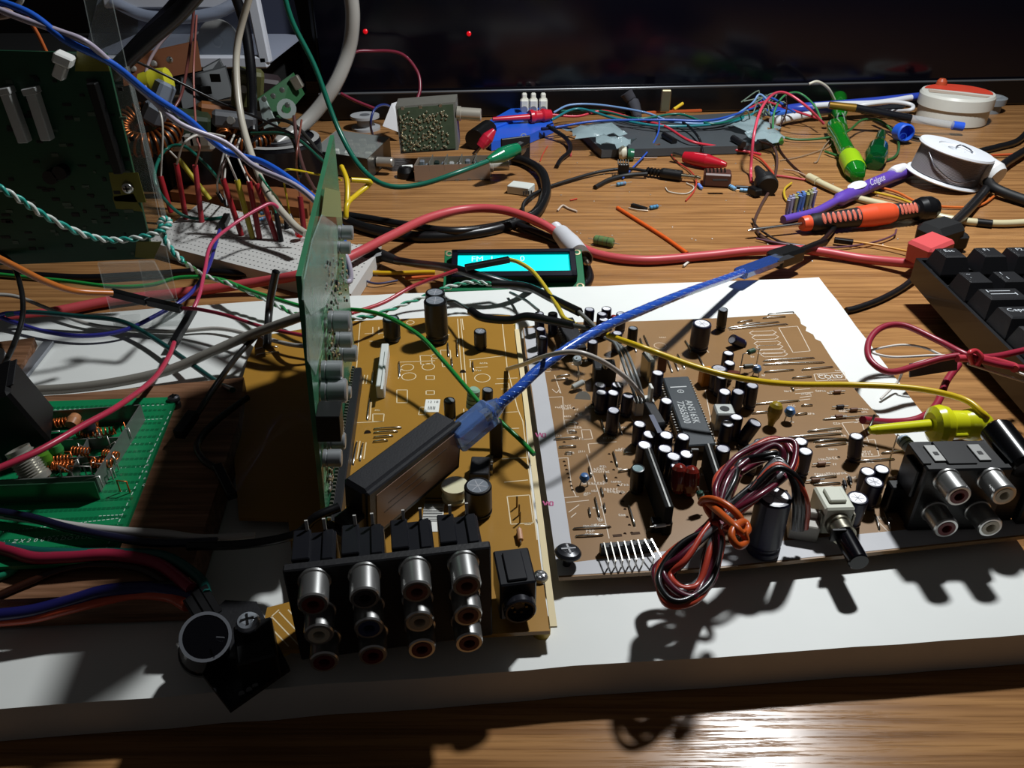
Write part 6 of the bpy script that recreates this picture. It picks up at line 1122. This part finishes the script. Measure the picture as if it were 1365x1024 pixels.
W('yellow_wire', 'yellow wire loop behind the top of the upright green board', [(455, 222, 47), (462, 240, 46), (463, 262, 45), (461, 290, 44), (463, 272, 44.5), (475, 260, 46), (490, 248, 47), (492, 242, 47), (468, 240, 46.5)], .16, '#c2a41a')
W('yellow_wire', 'yellow wire running along the desk under the black slim plug', [(478, 352, .3), (490, 362, .2), (520, 364, .2), (560, 363, .2), (580, 363, .2)], .14, '#c29a1a'); W('orange_wire', 'orange wire beside the yellow one running to the display', [(540, 371, .2), (570, 369, .2), (595, 369, .4)], .11, '#c0582a'); W('blue_wire', 'dark blue wire curve behind the upright green board', [(468, 352, 1), (478, 368, .4), (500, 378, .25), (530, 374, .2)], .07, '#3a3a5a')
W('grey_wire', 'dull grey wire arching over the blue cable to the white header', [(676, 492, 2.3), (700, 485, 4.2), (730, 474, 6.3), (765, 469, 6.8), (800, 480, 6.4), (835, 504, 4.8), (856, 528, 3.2)], .1, '#b5aea6')
W('grey_wire', 'thin grey wire from under the display edge to the first brown board capacitors', [(680, 390, 1.8), (700, 400, 2.4), (718, 414, 3.4)], .08, '#5a5c58')
W('red_wire', 'thin dark red wire arch in front of the monitor', [(440, 128, 80), (465, 75, 81), (500, 68, 82), (535, 72, 82), (556, 95, 81), (560, 118, 80), (555, 135, 79)], .16, '#6a2030'); W('black_thread', 'faint thin dark wire drooping in front of the monitor', [(540, 35, 88), (555, 52, 88), (565, 75, 88), (568, 105, 88)], .08, '#3a3a3c'); W('dark_red_wire', 'dark red wire continuing left from the thin red arch', [(455, 125, 80), (475, 135, 79), (500, 145, 78)], .16, '#7a2a3c'); W('blue_wire', 'thin blue wire loop beside the white card scrap', [(498, 185, .5), (494, 165, 2.4), (500, 145, 3.6), (515, 140, 3.4), (532, 152, 2)], .12, '#22306a')
W('black_wire', 'bunch-end black wire at the far end of the breadboard', [(400, 235, 53), (395, 200, 56), (385, 180, 58), (360, 172, 60), (335, 190, 60), (320, 215, 59)], .14, '#141014'); W('dark_wire', 'dark grey wire arch over the black reservoir cans', [(430, 215, 56), (415, 190, 58), (390, 165, 60), (365, 160, 61), (345, 170, 61)], .14, '#2a2826'); W('brown_wire', 'brown wire dropping from the black cans to the upright board', [(392, 155, 58), (396, 190, 56), (405, 225, 53), (420, 255, 50)], .13, '#4a302e'); W('green_wire', 'dark green wire from the black cans to the upright board', [(335, 178, 60), (375, 178, 58), (400, 188, 56), (430, 215, 53), (445, 225, 52)], .12, '#154a3a')
# front-left wires running to the encoder module
W('white_wire', 'white wire fading to the right under the perforated board front edge', [(-20, 684, 3.6), (40, 692, 3.6), (100, 702, 3.6), (160, 708, 3.6), (220, 712, 3.4), (270, 718, 3.2), (340, 715, 3.0)], .15, '#b5b2ae'); W('dark_blue_wire', 'dark blue wire running beside the white wire', [(-20, 680, 3.7), (40, 690, 3.7), (90, 704, 3.65), (150, 716, 3.6), (210, 724, 3.4), (290, 722, 3.2)], .15, '#14142a')
W('teal_wire', 'teal wire along the lower edge of the perforated board', [(-20, 725, 3.5), (40, 735, 3.5), (100, 738, 3.5), (160, 738, 3.4), (220, 742, 3.2), (265, 770, 3.2), (275, 792, 3.2)], .17, '#12504a'); W('red_wire', 'dark red wire along the lower edge of the perforated board', [(-20, 725, 3.5), (15, 735, 3.5), (45, 744, 3.5), (90, 743, 3.5), (150, 740, 3.45), (210, 752, 3.2), (255, 785, 3.2)], .2, '#8c2038'); W('green_wire', 'short green wire at the lower left edge', [(-15, 772, 3.04), (10, 765, 3.04), (30, 750, 3.2), (60, 742, 3.5)], .14, '#1a7a58')
W('brown_wire', 'dark brown wire arching over the laminate front', [(-15, 800, 3.03), (30, 780, 3.03), (80, 760, 3.1), (130, 752, 3.2), (190, 760, 3.1), (240, 790, 3.0)], .13, '#2a1208'); W('orange_wire', 'orange wire from the lower left edge to the encoder module', [(-20, 829, 2.5), (40, 824, 2.5), (90, 812, 2.6), (130, 802, 2.7), (180, 792, 2.8), (225, 795, 2.9), (250, 808, 3.0)], .19, '#c04a2c'); W('navy_wire', 'navy blue wire above the orange one at the lower left', [(-20, 822, 2.7), (40, 815, 2.7), (90, 802, 2.8), (140, 788, 3.0), (200, 784, 3.0), (250, 795, 3.0), (268, 805, 3.0)], .2, '#1a1a50'); W('black_wire', 'black wire at the front of the laminate board', [(-20, 812, 2.4), (60, 806, 2.5), (130, 796, 2.7), (200, 782, 3.0), (250, 782, 3.0), (280, 800, 3.0)], .16, '#0e0e12')
o = W('black_jumper', 'black jumper wire lying on the dark part of the board at left centre', [(330, 530, 3.2), (290, 560, 3.3), (264, 590, 3.3), (270, 612, 3.3), (290, 626, 3.2)], .14, '#1a1816', [((290, 622, 3.2), (310, 662, 3.0), .35)])

# ---------------------------------------------------------------- clutter at the back left
cas = T('equipment_case', 'black equipment case on the desk under the clear parts drawer', 'case', Vector((-36, 80, 0))); MB().box((-41, 87, 3.4), (34, 22, 6.6), .4).build('case_body', mat('#020202', .8), cas); MB().box((-41, 74.9, 3.5), (30, .3, 5), .1).build('front_panel', mat('#121214', .35), cas)
Yd = 75.0; dr_ = T('parts_drawer', 'clear plastic parts drawer with white frame at the back left', 'drawer', GY(250, 90, Yd))
def dbar(p, q, w_=.9): return MB().beam(GY(p[0], p[1], Yd), GY(q[0], q[1], Yd), w_, w_, .15)
for p, q in (((334, -20), (355, 84)), ((100, 82), (358, 82)), ((140, 2), (336, 2))): dbar(p, q, 1.0).build('frame_bar', mat('#b5b8c0', .4), dr_)
slab(MB(), (GY(130, 0, Yd+.3), GY(337, 0, Yd+.3), GY(354, 82, Yd+.3), GY(110, 82, Yd+.3)), Vector((0, .15, 0))).build('clear_front', mat('#7d8896', .12, alpha=.3), dr_)
slab(MB(), (GY(100, 86, Yd), GY(358, 86, Yd), GY(358, 86, Yd)+Vector((0, 14, 0)), GY(100, 86, Yd)+Vector((0, 14, 0))), Vector((0, 0, .3))).build('drawer_floor', mat('#8a90a0', .5), dr_)
slab(MB(), [GY(*q, Yd)+Vector((0, 14, 0)) for q in ((100, -40), (325, -40), (356, 84), (100, 84))], Vector((0, .2, 0))).build('drawer_back', mat('#2c3040', .6), dr_)
MB().lathe([(1.0, 0), (1.2, .4)]+[(3.2, .5), (3.2, .8)], GY(235, -2, Yd), (0, -1, 0), 20).build('finger_pull', mat('#8a93a5', .3), dr_) if False else MB().tube(spline([GY(150, 2, Yd-.4), GY(190, 20, Yd-.8), GY(235, 24, Yd-1), GY(285, 18, Yd-.8), GY(315, 4, Yd-.4)], 6), .5, 8).build('finger_pull', mat('#8a93a5', .3, alpha=.6), dr_)
rl_ = T('small_reel', 'round white reel seen inside the clear parts drawer', 'reel', GY(293, 75, Yd+2)); MB().lathe([(0, 0), (1.8, 0), (1.85, .2), (1.8, .4), (.5, .4), (.5, .8), (.35, .8), (.35, .5), (0, .5)], GY(293, 55, Yd+2), (0, -1, .1), 28).build('reel_body', mat('#b5b5b2', .5), rl_)
rl2 = MB().lathe([(0, 0), (1.4, 0), (1.4, .5), (.4, .5), (0, .4)], GY(272, 64, Yd+3), (0, -1, .1), 20).build('white_disc', [mat('#9a9a98', .5)]); tag(rl2, 'smaller white disc beside the reel in the clear drawer', 'reel')
ob = T('brown_board', 'orange-brown circuit board leaning in front of the clear parts drawer', 'circuit board', GY(220, 110, 70)); slab(MB(), (GY(160, 78, 69), GY(262, 55, 71), GY(268, 94, 70), GY(165, 115, 68)), Vector((0, .2, .05))).build('board', mat('#5e3418', .5, noise=.15, scale=60), ob)
for (u, v) in ((226, 80), (205, 85), (178, 92)): MB().lathe([(0, 0), (.28, 0), (.2, .2), (0, .25)], GY(u, v, 68.8), (0, -1, .2), 10).build('solder_joint', MET, ob)
yb = MB().lathe([(0, 0), (.85, .2), (.95, 1.0), (.85, 2.2), (0, 2.4)], GY(188, 114, 62), GY(224, 106, 62)-GY(188, 114, 62), 12).build('yellow_capacitor', [mat('#b5b02a', .35)]); tag(yb, 'yellow block capacitor behind the clear acrylic holder', 'capacitor'); MB().tube(spline([GY(224, 106, 62), GY(226, 130, 61), GY(224, 150, 60)], 4), .08, 5).build('lead', MET, yb)
wcn = T('white_connector', 'pale blue-white connector housing under the yellow capacitor', 'connector', GY(212, 150, 60)); MB().beam(GY(222, 110, 60.5), GY(212, 136, 60), 1.6, 1.2, .2).build('housing', mat('#6a7380', .4), wcn); MB().beam(GY(216, 134, 60), GY(204, 162, 60), 2.4, 1.6, .4).build('base', mat('#5a6068', .5), wcn)
gb = T('slotted_bracket', 'grey slotted metal bracket plate in the back left clutter', 'bracket', GY(270, 140, 68)); slab(MB(), (GY(236, 106, 67), GY(300, 90, 69), GY(310, 128, 68), GY(244, 146, 66)), Vector((0, .3, .1))).build('plate', mat('#3e4041', .5, .3), gb); slab(MB(), (GY(270, 92, 68.5), GY(292, 80, 69.5), GY(298, 92, 69), GY(276, 102, 68.4)), Vector((0, .3, .1))).build('flange', mat('#3e4041', .5, .3), gb)
for (u, v) in ((275, 120), (287, 104), (262, 108)): MB().box(GY(u, v, 66.7), (.8, .12, .6), .03).build('slot', mat('#0a0a0a', .7), gb)
MB().box(GY(262, 150, 68), (7, 3, 2.2), .2).build('bracket_block', mat('#3a2c1c', .6), gb)
gp = T('green_switch_board', 'small green circuit board with bare pads tilted at the back left', 'circuit board', GY(365, 140, 66)); slab(MB(), (GY(343, 132, 65), GY(389, 99, 67), GY(404, 128, 67), GY(368, 170, 64)), Vector((.1, .25, .1))).build('board', mat('#1f4a2a', .35, noise=.2, scale=100), gp); slab(MB(), (GY(345, 134, 64.9), GY(352, 130, 64.9), GY(370, 168, 63.9), GY(352, 172, 63.9)), Vector((0, .2, .1))).build('bare_pad', mat('#7f8a86', .4), gp); MB().beam(GY(391, 102, 66.5), GY(400, 118, 66.5), .5, .8, .1).build('metal_edge', mat('#b9b5a8', .3, .9), gp)
for (u, v) in ((364, 128), (376, 120), (352, 132), (383, 140), (358, 160)): MB().lathe([(0, 0), (.22, 0), (.16, .12), (0, .15)], GY(u, v, 64.3), (0, -1, .2), 10).build('solder_joint', mat('#8a8f8a', .3, .8), gp)
MB().lathe([(.35, 0), (.75, 0), (.75, .05), (.35, .05)], GY(382, 145, 64.4), (.1, -1, .3), 18).build('ring_pad', mat('#8f9a96', .4), gp)
def toroid(name, label, c, Rr, r, ax, n=26):
    c = V3(c); root = T(name, label, 'inductor', c); a = Vector(ax).normalized(); x = a.orthogonal().normalized(); y = a.cross(x)
    m = MB(); m.tube([c+(x*math.cos(t)+y*math.sin(t))*Rr for t in [2*math.pi*i/32 for i in range(33)]], r, 12); m.build('core', mat('#1c1c1a', .5), root)
    P = []
    for i in range(n*10+1):
        t = 2*math.pi*i/(n*10)*.92; f = 2*math.pi*i/10; P.append(c+(x*math.cos(t)+y*math.sin(t))*(Rr+math.cos(f)*(r+.1))+a*math.sin(f)*(r+.1))
    MB().tube(P, .12, 5).build('copper_winding', mat('#8a4c22', .3, .8), root); return root
toroid('toroidal_inductor', 'copper-wound ring inductor behind the clear holder, at far left', GY(196, 172, 60), 1.7, .7, (.1, -.5, 1)); toroid('toroidal_inductor', 'copper-wound ring inductor on top of the black cans', GY(328, 178, 65), 1.7, .45, (.1, -.2, 1))
for (u, v, Y, r, h, lab) in ((206, 210, 66, 2.4, 3.7, 'large black can capacitor behind the clear holder'), (275, 215, 66.5, 3.6, 3.9, 'widest black can capacitor behind the breadboard'), (374, 205, 66, 3.4, 3.7, 'black can capacitor nearest the upright green board')):
    c = GY(u, v, Y); o = MB().lathe([(0, 0), (r-.1, 0), (r, .15), (r, h-.3), (r-.1, h-.1), (r-.4, h), (0, h-.05)], Vector((c.x, c.y, 0.02)), (0, 0, 1), 28).build('can_capacitor', [mat('#0b0b0f', .25)]); tag(o, lab, 'capacitor'); MB().lathe([(0, 0), (r*.5, 0), (r*.5, .05), (0, .06)], Vector((c.x, c.y, h-.02)), (0, 0, 1), 18).build('can_top', mat('#5a5c60', .4, .5), o)
    MB().lathe([(r*.85, h-.05), (r*.97, h+.02), (r*.85, h+.1)], Vector((c.x, c.y, 0)), (0, 0, 1), 26).build('white_wire_ring', mat('#8a8a88', .5), o)
wt = MB().box(GY(250, 192, 62), (4.2, 1.2, .9), .2).build('white_terminal_strip', [mat('#a8a59c', .5)]); tag(wt, 'white terminal strip across the black cans behind the breadboard', 'terminal strip')
for i in range(5): MB().box(GY(232+i*10, 187, 61.6), (1.0, .6, .9), .12).build('terminal', mat('#a8a59c', .5), wt)
sk = MB().prism([(p.x, p.y) for p in (G(228, 262, .4), G(410, 285, .4), G(420, 262, .4), G(250, 240, .4))], .02, .8).build('wooden_batten', [mat('#7a4a2a', .5, noise=.3, scale=60)]); tag(sk, 'reddish brown wooden batten lying behind the breadboard', 'batten')
for (u, v, Y, c, lab, s_) in ((330, 118, 66, '#4a4a28', 'olive film block left of the green tilted board', (2.4, 1.5, 3)), (300, 150, 66, '#7a4a24', 'brown wedge of board below the grey bracket', (4.0, 1.2, 1.2)), (240, 165, 64, '#23301f', 'dark green part under the brown board', (4.5, 2, 2)), (312, 160, 63, '#4a4c50', 'grey metal scrap near the ring inductor', (3.2, 1, 1.2)), (352, 118, 68, '#2a2022', 'dark brown transformer block behind the black vertical cable', (2.6, 2, 2))):
    o = MB().box(GY(u, v, Y), s_, .25, rot=(.1, .2, .3)).build('salvaged_part', [mat(c, .45, noise=.2, scale=80)]); tag(o, lab, 'part'); MB().cyl(GY(u, v, Y)+Vector((0, -s_[1]*.55, .1)), GY(u, v, Y)+Vector((0, -s_[1]*.55-.3, .2)), .3, n=8).build('solder_lug', MET, o)
